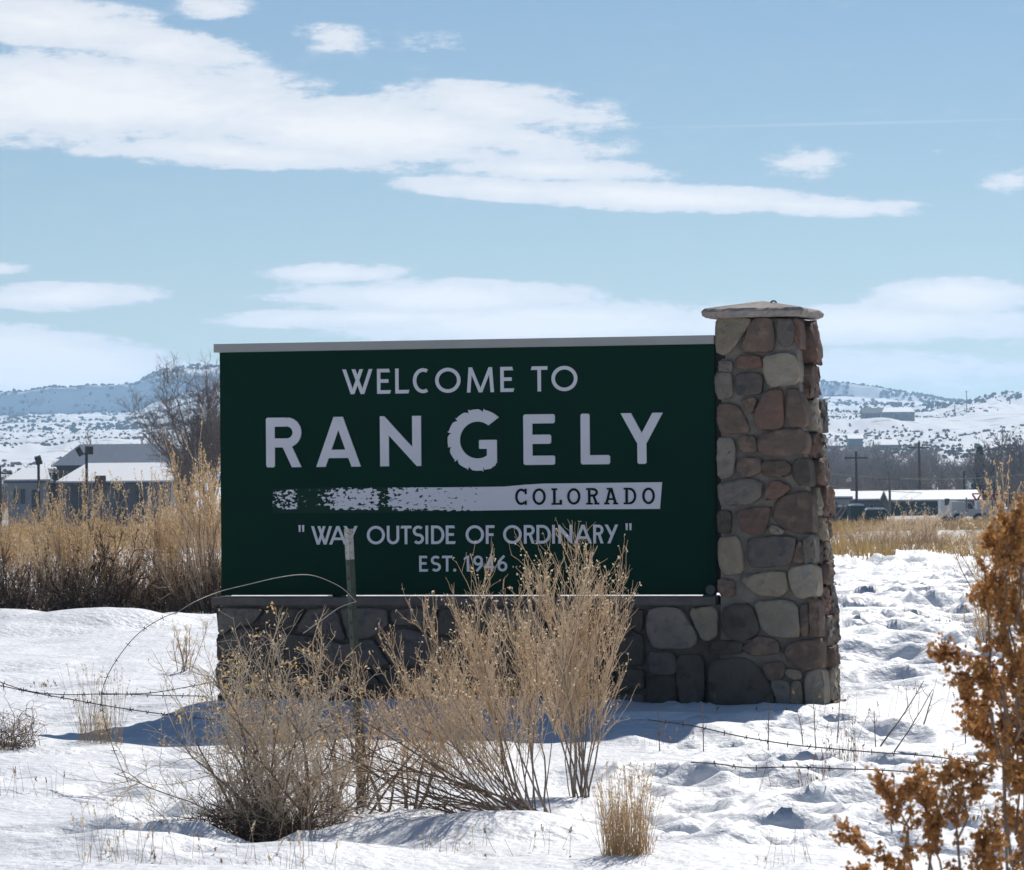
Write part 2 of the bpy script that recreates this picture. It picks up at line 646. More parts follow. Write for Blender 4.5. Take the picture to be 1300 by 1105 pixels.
# ------------------------------------------------------------------ hills: one terrain from the valley to the mesas
# rows: distance, then (px, py) points the slope passes through as seen from the road
HROWS = [
    (820, [(-900, 652), (0, 652), (1300, 652), (2200, 652)]),
    (1100, [(-900, 606), (0, 604), (600, 600), (1040, 590), (1300, 588), (2200, 590)]),
    (1500, [(-900, 588), (0, 584), (150, 580), (280, 578), (600, 572), (1040, 566), (1150, 562), (1300, 560), (2200, 560)]),
    (1900, [(-900, 572), (0, 566), (150, 562), (280, 560), (600, 556), (1040, 549), (1180, 549), (1230, 546), (1300, 540), (2200, 545)]),
    (1935, [(-900, 570), (0, 564), (150, 560), (280, 558), (600, 550), (1040, 535), (1120, 535), (1180, 539), (1230, 540), (1300, 535), (2200, 540)]),
    (2250, [(-900, 562), (0, 556), (150, 552), (280, 550), (600, 545), (1040, 533), (1120, 533), (1180, 532), (1230, 522), (1300, 518), (2200, 520)]),
    (2700, [(-900, 556), (0, 550), (150, 546), (280, 542), (600, 540), (1040, 524), (1120, 524), (1160, 518), (1200, 511), (1230, 505), (1270, 501), (1300, 500), (2200, 500)]),
    (3000, [(-900, 552), (0, 546), (70, 541), (150, 540), (280, 534), (600, 536), (1040, 520), (1120, 520), (1200, 518), (1300, 508), (2200, 508)]),
    (3400, [(-900, 540), (0, 534), (80, 531), (150, 528), (200, 524), (280, 512), (600, 522), (1040, 513), (1120, 514), (1200, 516), (1300, 516), (2200, 516)]),
    (3900, [(-900, 533), (0, 528), (80, 527), (150, 526), (180, 520), (210, 504), (250, 494), (290, 490), (600, 507), (1040, 506), (1100, 509), (1160, 512), (1230, 515), (1300, 517), (2200, 516)]),
    (3922, [(-900, 505), (0, 501), (40, 496), (80, 491), (150, 491), (170, 490), (190, 482), (215, 474), (250, 471), (290, 470), (600, 486), (900, 486), (1040, 487), (1100, 492), (1160, 502), (1210, 512), (1300, 517), (2200, 516)]),
    (4100, [(-900, 503), (0, 499), (40, 494), (80, 489), (150, 488), (170, 487), (190, 476), (215, 468), (250, 465), (290, 464), (600, 482), (900, 482), (1040, 485), (1100, 490), (1160, 500), (1210, 511), (1300, 517), (2200, 516)]),
    (5200, [(-900, 535), (0, 535), (280, 520), (1040, 520), (2200, 535)]),
    (7000, [(-900, 598), (2200, 598)]),
]


def hill_grid():
    pxs = np.concatenate([np.arange(-900, -60, 24), np.arange(-60, 330, 2.2), np.arange(330, 1000, 14), np.arange(1000, 1340, 2.2), np.arange(1340, 2200, 24)])
    Ys = []
    for (a, _), (b, _) in zip(HROWS[:-1], HROWS[1:]):
        n = max(5, min(26, int((b - a) / 22)))
        Ys += list(np.linspace(a, b, n, endpoint=False))
    Ys = np.array(Ys + [HROWS[-1][0]])
    zr = []
    for Y, pts in HROWS:
        xs, ys = zip(*pts)
        py = np.interp(pxs, xs, ys)
        hor = 605 - (pxs - 650) * .00876
        zr.append(EYE + (hor - py) / F * Y)
    zr = np.array(zr)
    yk = np.array([r[0] for r in HROWS])
    Z = np.stack([np.interp(Ys, yk, zr[:, i]) for i in range(len(pxs))], 1)
    X = (pxs - 650)[None, :] / F * Ys[:, None]
    Yg = np.repeat(Ys[:, None], len(pxs), 1)
    lift = sstep(1000, 2200, Yg)
    nz = fbm(X / 95, Yg / 170, 31, 4) * 7 + np.abs(fbm(X / 30, Yg / 200, 51, 3)) * -6.5 + fbm(X / 14, Yg / 40, 61, 2) * 1.3
    keep = 1 - .75 * np.exp(-((Yg - 2090) / 150) ** 2) * sstep(1000, 1060, (X / Yg * F + 650))     # the levelled bench
    Z = Z + nz * lift * keep * (1 - .45 * np.exp(-((Yg - 4000) / 180) ** 2))
    Z = Z + fbm(X / 25, Yg / 40, 71, 3) * 1.2 * (1 - lift) * .4
    Z = np.where(Yg < 860, Z - 1.0, Z)
    return X, Yg, Z


HX, HY, HZ = hill_grid()


def hill_z(x, y):
    j = int(np.clip(np.searchsorted(HY[:, 0], y) - 1, 0, HY.shape[0] - 2))
    fy = (y - HY[j, 0]) / (HY[j + 1, 0] - HY[j, 0])
    a = np.interp(x, HX[j], HZ[j])
    b = np.interp(x, HX[j + 1], HZ[j + 1])
    return float(a + (b - a) * fy)


def make_hills():
    ny, nx = HX.shape
    Vt = np.stack([HX.ravel(), HY.ravel(), HZ.ravel()], 1)
    ii, jj = np.meshgrid(np.arange(nx - 1), np.arange(ny - 1))
    a = (jj * nx + ii).ravel()
    me = mesh_np('hills', Vt, np.stack([a, a + 1, a + nx + 1, a + nx], 1), smooth=True)
    m, nt, b = new_mat('hill_snow')
    N, L = nt.nodes, nt.links
    g = N.new('ShaderNodeNewGeometry')

    def noise(scale, det=6):
        n = N.new('ShaderNodeTexNoise')
        n.inputs['Scale'].default_value = scale
        n.inputs['Detail'].default_value = det
        n.inputs['Roughness'].default_value = .65
        L.new(g.outputs['Position'], n.inputs['Vector'])
        return n.outputs['Fac']
    # bare brush and rock where the snow has thinned
    r = N.new('ShaderNodeMapRange')
    r.inputs['From Min'].default_value = .54
    r.inputs['From Max'].default_value = .62
    L.new(noise(.05), r.inputs['Value'])
    k = N.new('ShaderNodeMath')
    k.operation = 'MULTIPLY'
    k.inputs[1].default_value = .55
    L.new(r.outputs[0], k.inputs[0])
    mx = N.new('ShaderNodeMixRGB')
    mx.inputs[1].default_value = (.80, .815, .84, 1)
    mx.inputs[2].default_value = (.22, .18, .15, 1)
    L.new(k.outputs[0], mx.inputs[0])
    L.new(mx.outputs[0], b.inputs['Base Color'])
    b.inputs['Roughness'].default_value = .8
    b.inputs['Specular IOR Level'].default_value = .1
    return add('hills', me, m, kind='structure')


make_hills()

# ------------------------------------------------------------------ the welcome sign
sign = empty('welcome_sign', SIGN_C, -SIGN_T, label='dark green town welcome sign on a low stone wall with one tall stone pillar', cat='sign')


def to_local(px, py, point, normal):
    """pixel of the photograph -> point of a plane of the sign, in the sign's own axes"""
    o = SIGN_I @ Vector((0, 0, EYE))
    d = (SIGN_I.to_3x3() @ ray(px, py))
    t = (Vector(point) - o).dot(Vector(normal)) / d.dot(Vector(normal))
    return o + d * t


def uv(px, py, y=0.0):
    p = to_local(px, py, (0, y, 0), (0, 1, 0))
    return p.x, p.z


# panel: a boxed sheet, standing a finger's width clear of the ledge
PB = MB()
PB.box(-SIGN_W / 2, SIGN_W / 2, 0, .012, SIGN_B, SIGN_B + SIGN_H)
panel = PB.build('panel', M['panel'], sign)
EB = MB()
EB.box(-SIGN_W / 2 + .01, SIGN_W / 2 - .004, .0125, .15, SIGN_B + .012, SIGN_B + SIGN_H - .002)
EB.build('panel_box', M['panel_edge'], sign)
CH = MB()  # dark block added to stand for the shadow in the gap beside the pillar
CH.box(SIGN_W / 2 - .0035, SIGN_W / 2 + .075, .022, .145, SIGN_B + .013, SIGN_B + SIGN_H - .06)
CH.build('gap_shade', M['panel_edge'], sign)
TR = MB()
TR.box(-SIGN_W / 2 - .035, SIGN_W / 2 + .002, -.03, .18, SIGN_B + SIGN_H + .001, SIGN_B + SIGN_H + .062)
TR.build('top_trim', M['trim'], sign)


# ---- lettering
def arcpts(cx, cy, rx, ry, a0, a1, n=20):
    return [(cx + rx * math.cos(rad(a0 + (a1 - a0) * i / n)), cy + ry * math.sin(rad(a0 + (a1 - a0) * i / n))) for i in range(n + 1)]


def stroke(pts, t):
    """a polyline with thickness, as mitred quads"""
    P = [Vector(p) for p in pts]
    L_, R_ = [], []
    for i, p in enumerate(P):
        d0 = (P[i] - P[i - 1]).normalized() if i > 0 else (P[1] - P[0]).normalized()
        d1 = (P[i + 1] - P[i]).normalized() if i < len(P) - 1 else d0
        n0, n1 = Vector((-d0.y, d0.x)), Vector((-d1.y, d1.x))
        mi = (n0 + n1).normalized()
        k = t / 2 / max(.5, mi.dot(n0))
        L_.append(p + mi * k)
        R_.append(p - mi * k)
    return [[L_[i], R_[i], R_[i + 1], L_[i + 1]] for i in range(len(P) - 1)]


def bar(x0, y0, x1, y1, t):
    return stroke([(x0, y0), (x1, y1)], t)


def diag(x0, y0, x1, y1, t):
    """slanting stroke cut level at both ends"""
    ln = math.hypot(x1 - x0, y1 - y0)
    h = t * ln / max(1e-6, abs(y1 - y0)) / 2
    return [[Vector((x0 - h, y0)), Vector((x0 + h, y0)), Vector((x1 + h, y1)), Vector((x1 - h, y1))]]


def rect(x0, y0, x1, y1, c=0.0):
    if c <= 0:
        return [[Vector((x0, y0)), Vector((x1, y0)), Vector((x1, y1)), Vector((x0, y1))]]
    return [[Vector(p) for p in ((x0 + c, y0), (x1 - c, y0), (x1, y0 + c), (x1, y1 - c), (x1 - c, y1), (x0 + c, y1), (x0, y1 - c), (x0, y0 + c))]]


def ring(cx, cy, rx, ry, t, a0=0, a1=360, n=36):
    """band of even width t inside the ellipse rx, ry"""
    return stroke(arcpts(cx, cy, rx - t / 2, ry - t / 2, a0, a1, n), t)


def saw_g(w, t):
    cx, cy, rx, ry = w * .62, .5, w * .62, .5
    teeth = [80 + k * 28.5 for k in range(0, 8)]
    out = []
    a = 47.0
    while a < 306:
        r = 1.0
        for tt in teeth:
            d = a - tt
            if -1.5 <= d < 0:
                r = 1.035
            elif 0 <= d < 1.6:
                r = .91
            elif 1.6 <= d < 8:
                r = .945 + (d - 1.6) / 6.4 * .05
        out.append((cx + rx * r * math.cos(rad(a)), cy + ry * r * math.sin(rad(a))))
        a += 1.0
    irx, iry = w * .36, .30
    inner = arcpts(cx - w * .01, cy, irx, iry, 52, 300, 30)
    polys = []
    # strip between outer and inner, walked together
    n = 90
    def walk(P, k):
        f = k / n * (len(P) - 1)
        i = min(int(f), len(P) - 2)
        q = f - i
        return Vector((P[i][0] * (1 - q) + P[i + 1][0] * q, P[i][1] * (1 - q) + P[i + 1][1] * q))
    poly = [Vector(p) for p in out] + [Vector(p) for p in inner[::-1]]
    polys.append(poly)
    polys += rect(w * .64, .355, w, .50, .012)
    polys += [[Vector((w * .80, .24)), Vector((w, .14)), Vector((w, .42)), Vector((w * .80, .42))]]
    polys += [[Vector(p) for p in ((w * .74, .015), (w * .87, .03), (w, .13), (w, .27), (w * .80, .25), (w * .72, .20))]]
    return polys


def glyph(ch, w, t, style):
    """polygons of a letter one unit tall and w wide"""
    h = t / 2
    c = t * .16 if style == 'big' else 0
    if ch == 'W':
        k = h * 1.07
        return diag(k, 1, .335 * w, 0, t) + diag(.335 * w, 0, .63 * w, 1, t) + diag(.37 * w, 1, .665 * w, 0, t) + diag(.665 * w, 0, w - k, 1, t)
    if ch == 'E':
        if style == 'big':
            return rect(0, 0, t, 1, c) + rect(0, 0, w, t, c) + rect(0, .415, w * .88, .415 + t, c) + rect(0, 1 - t, w, 1, c)
        s = t * .3
        return rect(0, 0, t, 1) + [[Vector((0, 0)), Vector((w - s, 0)), Vector((w, t)), Vector((0, t))]] + rect(0, .44, w * .82, .44 + t) + \
            [[Vector((0, 1 - t)), Vector((w * .93, 1 - t)), Vector((w * .93 - s, 1)), Vector((0, 1))]]
    if ch == 'F':
        return rect(0, 0, t, 1) + rect(0, .42, w * .88, .42 + t) + rect(0, 1 - t, w, 1)
    if ch == 'L':
        if style == 'slab':
            return rect(w * .16, 0, w * .16 + t * 1.1, 1) + rect(0, 0, w, t * .8) + rect(0, 1 - t * .8, w * .55, 1) + rect(w - t, 0, w, .30)
        if style == 'big':
            return rect(0, 0, t, 1, c) + rect(0, 0, w, t, c)
        return rect(0, 0, t, 1) + [[Vector((0, 0)), Vector((w - t * .3, 0)), Vector((w, t)), Vector((0, t))]]
    if ch == 'C':
        if style == 'slab':
            return ring(w * .52, .5, w * .52, .5, t, 50, 310) + rect(w - t * .95, .66, w, .99) + rect(w - t * .95, .01, w, .27)
        return ring(w * .62, .5, w * .62, .5, t, 62, 298)
    if ch == 'O':
        return ring(w / 2, .5, w / 2, .5, t, 0, 180) + ring(w / 2, .5, w / 2, .5, t, 180, 360)
    if ch == 'M':
        k = h * 1.02
        return diag(k, 0, w * .13, 1, t) + diag(w * .13, 1, w * .5, 0, t * .93) + diag(w * .5, 0, w * .87, 1, t * .93) + diag(w * .87, 1, w - k, 0, t)
    if ch == 'T':
        return rect(w / 2 - h, 0, w / 2 + h, 1) + [[Vector((0, 1 - t)), Vector((w, 1 - t)), Vector((w, 1)), Vector((t * .3, 1))]]
    if ch == 'R':
        if style == 'slab':
            x = w * .14
            return rect(x, 0, x + t * 1.1, 1) + rect(0, 0, w * .5, t * .75) + rect(0, 1 - t * .8, w * .5, 1) + \
                ring(w * .52, .735, w * .38, .265, t, -90, 90) + rect(x, .47, w * .52, .47 + t) + diag(w * .58, .5, w * .82, 0, t) + rect(w * .62, 0, w, t * .75) + rect(w * .4, 1 - t, w * .53, 1)
        b = .40 if style == 'big' else .44
        r = (1 - b) / 2
        bowl = ring(w - r, 1 - r, r, r, t, -90, 90, 24) if w > r * 1.2 else ring(w * .45, 1 - r, w * .55, r, t, -90, 90, 24)
        x1 = max(w - r, w * .45)
        return rect(0, 0, t, 1, c) + bowl + rect(0, 1 - t, x1 + .001, 1, c) + rect(0, b, x1 + .001, b + t) + diag(w * .55, b + t * .5, w - h * 1.1, 0, t)
    if ch == 'A':
        if style == 'slab':
            return diag(w * .16, 0, w * .46, 1, t) + diag(w * .5, 1, w * .84, 0, t * 1.1) + rect(w * .2, .27, w * .8, .27 + t * .8) + rect(0, 0, w * .38, t * .75) + rect(w * .64, 0, w, t * .75) + rect(w * .2, 1 - t * .75, w * .5, 1)
        k = h * 1.12
        top = .5 * w
        return diag(k, 0, top, 1, t) + diag(top, 1, w - k, 0, t) + rect(w * .2, .175 if style == 'big' else .24, w * .8, (.175 if style == 'big' else .24) + t * .92)
    if ch == 'N':
        k = .6 / (w - 1.5 * t)
        yt = 1 - k * t * .5
        return [[Vector(p) for p in ((0, 0), (t, 0), (t, yt), (t * .5, 1), (0, 1))], [Vector(p) for p in ((w, 1), (w - t, 1), (w - t, 1 - yt), (w - t * .5, 0), (w, 0))],
                [Vector(p) for p in ((t * .5, 1), (t * .5, .62 + k * t * .5), (t, .62), (w - t * .5, 0), (w - t * .5, .38 - k * t * .5), (w - t, .38))]]
    if ch == 'Y':
        k = h * 1.15
        return rect(w / 2 - h, 0, w / 2 + h, .5, c) + diag(w / 2, .42, k, 1, t) + diag(w / 2, .42, w - k, 1, t)
    if ch == 'y':      # the slanting Y of the slogan
        k = h * 1.1
        return diag(w * .30, 0, w - k, 1, t) + diag(k, 1, w * .53, .42, t)
    if ch == 'U':
        r = w / 2
        return rect(0, r, t, 1) + rect(w - t, r, w, 1) + ring(r, r, r, r, t, 180, 360, 24)
    if ch == 'S':
        ry = (1 - t) / 4
        rx = (w - t) / 2
        return stroke(arcpts(w / 2, 1 - h - ry, rx, ry, 38, 270, 20)[:-1] + arcpts(w / 2, h + ry, rx, ry, 90, -142, 20), t)
    if ch == 'I':
        return rect(w / 2 - h, 0, w / 2 + h, 1)
    if ch == 'D':
        if style == 'slab':
            x = w * .14
            return rect(x, 0, x + t * 1.1, 1) + rect(0, 0, w * .5, t * .8) + rect(0, 1 - t * .8, w * .5, 1) + ring(w * .48, .5, w * .52, .5, t, -90, 90, 24)
        return rect(0, 0, t, 1) + rect(0, 0, w * .42, t) + rect(0, 1 - t, w * .42, 1) + ring(w * .4, .5, w * .6, .5, t, -90, 90, 28)
    if ch == '"':
        return [[Vector(p) for p in ((.05 * w, 0), (.33 * w, 0), (.38 * w, 1), (0, 1))], [Vector(p) for p in ((.67 * w, 0), (.95 * w, 0), (w, 1), (.62 * w, 1))]]
    if ch == '.':
        return [[Vector(p) for p in arcpts(w / 2, .5, w / 2, .5, 0, 360, 14)[:-1]]]
    if ch == '1':
        return rect(w - t, 0, w, 1) + [[Vector(p) for p in ((w, 1), (w - t * .6, 1), (0, .86), (0, .72), (w - t, .84))]]
    if ch == '9':
        r = w / 2
        return ring(r, 1 - r, r, r, t, 0, 180, 20) + ring(r, 1 - r, r, r, t, 180, 360, 20) + stroke([(w - h, 1 - r), (w - h * 1.2, .55 * (1 - r)), (w * .22 + h, .02)], t)
    if ch == '6':
        r = w / 2
        return ring(r, r, r, r, t, 0, 180, 20) + ring(r, r, r, r, t, 180, 360, 20) + stroke([(h, r), (h * 1.3, 1 - .55 * (1 - r)), (w * .72 - h * .2, .985)], t)
    if ch == '4':
        return rect(w * .62, 0, w * .62 + t, 1) + rect(0, .2, w, .2 + t) + diag(t * .55, .22, w * .62 + t * .5, 1, t)
    return rect(0, 0, w, 1)


def letter_mesh(polys, sx, sz, y_back, y_front, u0, z0):
    vs, fs = [], []
    for p in polys:
        q = [Vector((v[0], v[1])) for v in p]
        area = sum(q[i].x * q[(i + 1) % len(q)].y - q[(i + 1) % len(q)].x * q[i].y for i in range(len(q)))
        if area < 0:
            q.reverse()
        fs.append(list(range(len(vs), len(vs) + len(q))))
        vs += q
    ov, oe, of, _, _, orig = geometry.delaunay_2d_cdt(vs, [], fs, 0, 1e-5)
    tris = []
    for f, og in zip(of, orig):
        if og:
            a, b, c = (ov[i] for i in f)
            if abs((b - a).cross(c - a)) > 1e-9:
                tris.append(tuple(f))
    cnt = {}
    for f in tris:
        for i in range(3):
            e = (f[i], f[(i + 1) % 3])
            cnt[tuple(sorted(e))] = cnt.get(tuple(sorted(e)), 0) + 1
    n = len(ov)
    V3 = [(u0 + v.x * sx, y_front, z0 + v.y * sz) for v in ov] + [(u0 + v.x * sx, y_back, z0 + v.y * sz) for v in ov]
    faces = []
    for f in tris:
        a, b, c = (ov[i] for i in f)
        if (b - a).cross(c - a) < 0:
            f = (f[0], f[2], f[1])
        faces.append(f)
        for i in range(3):
            e = (f[i], f[(i + 1) % 3])
            if cnt[tuple(sorted(e))] == 1:
                faces.append((e[0], e[0] + n, e[1] + n, e[1]))
    me = bpy.data.meshes.new('letter')
    me.from_pydata(V3, [], faces)
    me.update()
    return me


ROWS = [
    ('std', 'white', 4.5, (468.6, 500.2, 465.2, 497.2), [('W', 434.9, 473.1), ('E', 478.9, 496.5), ('L', 502, 519.8), ('C', 524.4, 545.3), ('O', 552.7, 584.8), ('M', 592.9, 627.3), ('E', 635.4, 652.9), ('T', 674.2, 695.3), ('O', 700.3, 733.2)], .006),
    ('big', 'white', 11.6, (530.4, 593.4, 524.4, 589.2), [('R', 338.4, 383), ('A', 401.6, 458.6), ('N', 483, 535), ('G', 568.8, 631.1), ('E', 665, 704.9), ('L', 737.7, 774.6), ('Y', 788.5, 842)], .012),
    ('std', 'white', 3.5, (668.4, 691.6, 666.0, 690.0), [('W', 395.3, 421.7), ('A', 418, 440.5), ('y', 436.5, 454.2), ('O', 466, 488.7), ('U', 491.4, 507), ('T', 508.7, 522.6), ('S', 524.3, 538.3), ('I', 540, 544.2), ('D', 547.6, 564.2), ('E', 566.2, 578.6), ('O', 591.4, 614.5), ('F', 617, 628), ('O', 639, 662.4), ('R', 665.3, 678.9), ('D', 681.4, 699.2), ('I', 700.8, 705), ('N', 709, 726.7), ('A', 729, 751.6), ('R', 753.3, 766.3), ('y', 768, 785)], .006),
    ('std', 'white', 3.1, (705.2, 726.0, 706.0, 725.6), [('E', 532.4, 543.7), ('S', 547.3, 559.8), ('T', 561, 574.7), ('1', 589.3, 595.8), ('9', 601, 613.2), ('4', 615.4, 627.6), ('6', 631.8, 644.2)], .006),
    ('slab', 'ink', 3.0, (620.4, 641.2, 619.4, 640.6), [('C', 654.4, 669), ('O', 676.4, 693), ('L', 700.4, 713.6), ('O', 720.4, 737), ('R', 744.4, 761), ('A', 767, 785), ('D', 792, 808), ('O', 815.6, 831.6)], .0085),
    ('std', 'white', 2.0, (666.8, 675.6, 664.6, 673.2), [('"', 379.2, 386.5), ('"', 794.3, 802)], .006),
    ('std', 'white', 3.5, (722.0, 726.0, 722.0, 726.0), [('.', 575.5, 579.4)], .006),
]
for style, mat, tpx, (tl_, bl_, tr_, br_), chars, dep in ROWS:
    x0, x1 = chars[0][1], chars[-1][2]
    xm = (x0 + x1) / 2
    zt = (uv(x0, tl_)[1] + uv(x1, tr_)[1]) / 2
    zb = (uv(x0, bl_)[1] + uv(x1, br_)[1]) / 2
    hh = zt - zb
    for ch, a, b in chars:
        ua, ub = uv(a, (tl_ + bl_) / 2)[0], uv(b, (tl_ + bl_) / 2)[0]
        w = (ub - ua) / hh
        t = tpx / ((bl_ - tl_ + br_ - tr_) / 2)
        zz, h2 = zb, hh
        if ch == 'G':
            zz, h2 = zb - hh * .105, hh * 1.22
            w = (ub - ua) / h2
            polys = saw_g(w, t)
        else:
            polys = glyph(ch, w, t, style)
        back = -.0005 if mat == 'white' else -.0042
        me = letter_mesh(polys, h2, h2, back, -dep, ua, zz)
        add('letter', me, M[mat], panel)

# brush-stroke bar behind COLORADO: a thin plate with worn white paint on it
m, nt, b_ = new_mat('brushed_white_bar')
N, L = nt.nodes, nt.links
tcb = N.new('ShaderNodeTexCoord')
spb = N.new('ShaderNodeSeparateXYZ')
L.new(tcb.outputs['Object'], spb.inputs[0])


def bnoise(scale, st, det=5, loc=(0, 0, 0)):
    mp = N.new('ShaderNodeMapping')
    mp.inputs['Scale'].default_value = st
    mp.inputs['Location'].default_value = loc
    L.new(tcb.outputs['Object'], mp.inputs[0])
    n = N.new('ShaderNodeTexNoise')
    n.inputs['Scale'].default_value = scale
    n.inputs['Detail'].default_value = det
    n.inputs['Roughness'].default_value = .55
    L.new(mp.outputs[0], n.inputs['Vector'])
    return n.outputs['Fac']


def bmath(op, a, b=None, clamp=False):
    n = N.new('ShaderNodeMath')
    n.operation = op
    n.use_clamp = clamp
    for i, v in enumerate((a, b)):
        if v is None:
            continue
        if isinstance(v, (int, float)):
            n.inputs[i].default_value = v
        else:
            L.new(v, n.inputs[i])
    return n.outputs[0]


ub0, ub1 = uv(344, 635)[0], uv(841, 630)[0]
t01 = bmath('DIVIDE', bmath('SUBTRACT', spb.outputs[0], ub0), ub1 - ub0, True)
crb = N.new('ShaderNodeValToRGB')
cov = [(0, .43), (.02, .50), (.06, .515), (.075, .42), (.115, .38), (.15, .50), (.18, .57), (.27, .57), (.285, .46), (.30, .43), (.315, .55), (.36, .58), (.47, .60), (.54, .63), (.585, .66), (.62, .70), (.655, .85), (.67, 1.0)]
el = crb.color_ramp.elements
el[0].position, el[0].color = cov[0][0], (cov[0][1],) * 3 + (1,)
el[1].position, el[1].color = cov[-1][0], (cov[-1][1],) * 3 + (1,)
for p, v in cov[1:-1]:
    e = el.new(p)
    e.color = (v, v, v, 1)
L.new(t01, crb.inputs[0])
# ragged upper and lower edges
zc = (uv(600, 617)[1] + uv(600, 648)[1]) / 2
zh = (uv(600, 617)[1] - uv(600, 648)[1]) / 2
ez = bmath('ABSOLUTE', bmath('DIVIDE', bmath('SUBTRACT', spb.outputs[2], zc), zh))
edge = bmath('MULTIPLY', bmath('POWER', ez, 7.0), bmath('MULTIPLY', bmath('SUBTRACT', .66, t01, True), .42))
nzb = bmath('ADD', bmath('MULTIPLY', bnoise(1.0, (30, 1, 46), 5), .72), bmath('MULTIPLY', bnoise(1.0, (5, 1, 95), 3, (4, 0, 2)), .28))
mask = bmath('MULTIPLY', bmath('SUBTRACT', bmath('SUBTRACT', crb.outputs[0], edge), nzb), 60.0, True)
mxb = N.new('ShaderNodeMixRGB')
mxb.inputs[1].default_value = (*PANEL_GREEN, 1)
mxb.inputs[2].default_value = (.73, .71, .75, 1)
L.new(mask, mxb.inputs[0])
L.new(mxb.outputs[0], b_.inputs['Base Color'])
b_.inputs['Roughness'].default_value = .5
b_.inputs['Specular IOR Level'].default_value = .15
BRP = [(346, 652), (347, 621), (420, 619), (480, 619), (560, 619), (640, 618), (668, 615.5), (690, 614.2), (840.6, 612.4), (838, 646.3), (700, 647), (600, 648.6), (500, 651)]
bpts = [uv(*p) for p in BRP]
bvs = [Vector(p) for p in bpts]
mb = MB()
nb_ = len(bvs)
mb.poly([(p.x, -.004, p.y) for p in bvs][::-1])
for i in range(nb_):
    p, q = bvs[i], bvs[(i + 1) % nb_]
    mb.poly([(p.x, -.004, p.y), (p.x, -.0005, p.y), (q.x, -.0005, q.y), (q.x, -.004, q.y)])
mb.build('brush_bar', m, panel)
# small screw heads down the right edge of the panel box
for py in (462, 578, 716):
    z = uv(906, py)[1]
    s = MB()
    s.tube([(SIGN_W / 2 - .004, .03, z), (SIGN_W / 2 + .004, .03, z)], .007, 8)
    s.build('screw', M['trim'], sign)


# ---- stones
def chaikin(P, k=.13):
    out = []
    for i in range(len(P)):
        a, b = P[i], P[(i + 1) % len(P)]
        out.append(a + (b - a) * k)
        out.append(a + (b - a) * (1 - k))
    return out


def resample(P, n):
    d = [0]
    Q = P + [P[0]]
    for i in range(len(P)):
        d.append(d[-1] + (Q[i + 1] - Q[i]).length)
    out = []
    j = 0
    for k in range(n):
        s = d[-1] * k / n
        while d[j + 1] < s:
            j += 1
        f = (s - d[j]) / max(1e-9, d[j + 1] - d[j])
        out.append(Q[j].lerp(Q[j + 1], f))
    return out


def stone_mesh(P3, nrm, h, back, rng, n=20, grow_=.008, rough=1.0):
    """P3: outline on the wall plane, nrm: outward; a faced stone with worn edges"""
    nrm = Vector(nrm).normalized()
    P = resample(chaikin([Vector(p) for p in P3]), n)
    c = sum(P, Vector()) / n
    P = [p + (p - c).normalized() * grow_ for p in P]
    size = max((p - c).length for p in P)
    tilt = Vector((rng.uniform(-1, 1), rng.uniform(-1, 1), rng.uniform(-1, 1))) * .10
    rings = [(1.0, -back), (1.0, h * .62), (.98, h * .90), (.93, h), (.70, h * 1.03), (.36, h * 1.05)]
    v, f = [], []
    for ri, (s, hh) in enumerate(rings):
        for i, p in enumerate(P):
            q = c + (p - c) * s
            k = 0 if ri == 0 else 1
            off = hh + k * (q - c).dot(tilt) * .6 + (rng.uniform(-1, 1) * .0045 * rough if ri else 0)
            jit = Vector((rng.uniform(-1, 1), rng.uniform(-1, 1), rng.uniform(-1, 1))) * (.0055 * rough if ri else 0)
            v.append(q + nrm * off + jit)
    v.append(c + nrm * (h * 1.06))
    for r in range(len(rings) - 1):
        for i in range(n):
            a, b = r * n + i, r * n + (i + 1) % n
            f.append((a, b, b + n, a + n))
    for i in range(n):
        f.append(((len(rings) - 1) * n + i, (len(rings) - 1) * n + (i + 1) % n, len(v) - 1))
    # outward orientation
    a, b = P[0] - c, P[1] - c
    if a.cross(b).dot(nrm) < 0:
        f = [tuple(reversed(q)) for q in f]
    me = bpy.data.meshes.new('stone')
    me.from_pydata([tuple(x) for x in v], [], f)
    me.polygons.foreach_set('use_smooth', [True] * len(f))
    me.update()
    return me


rs = random.Random(12)
# pillar: front face leans back a little, right face leans in, left face is plumb
Z0P, Z1P = -.15, None
YF0, YF1 = -.15, .02          # front face: y at the foot and under the cap
_tmp = to_local(1012, 404, (0, YF1, 0), (0, 1, 0))
ZT = _tmp.z
UL = to_local(911, 600, (0, -.06, 0), (0, 1, 0)).x
UR1 = _tmp.x
UR0 = to_local(1046, 890, (0, YF0, 0), (0, 1, 0)).x
fn = Vector((0, -ZT, YF0 - YF1)).normalized()       # front normal (points to -y and slightly up)
fn = Vector((0, -(ZT), -(YF0 - YF1) * -1)).normalized()
fpt = Vector((0, YF0, 0))
slope_f = (YF1 - YF0) / ZT
slope_r = (UR1 - UR0) / ZT
fn = Vector((0, -1, slope_f)).normalized()
rn = Vector((1, 0, -slope_r)).normalized()
DEP = .60
pil = MB()
ins = .019


def pil_ring(z, k=0.0):
    return [(UL + k, YF0 + slope_f * z + k, z), (UR0 + slope_r * z - k, YF0 + slope_f * z + k, z),
            (UR0 + slope_r * z - k, YF1 + DEP - slope_f * (z - ZT) * 0 - k, z), (UL + k, YF1 + DEP - k, z)]


pil.hexa(pil_ring(-.2, ins), pil_ring(ZT, ins))
pillar = pil.build('pillar', M['mortar'], sign)

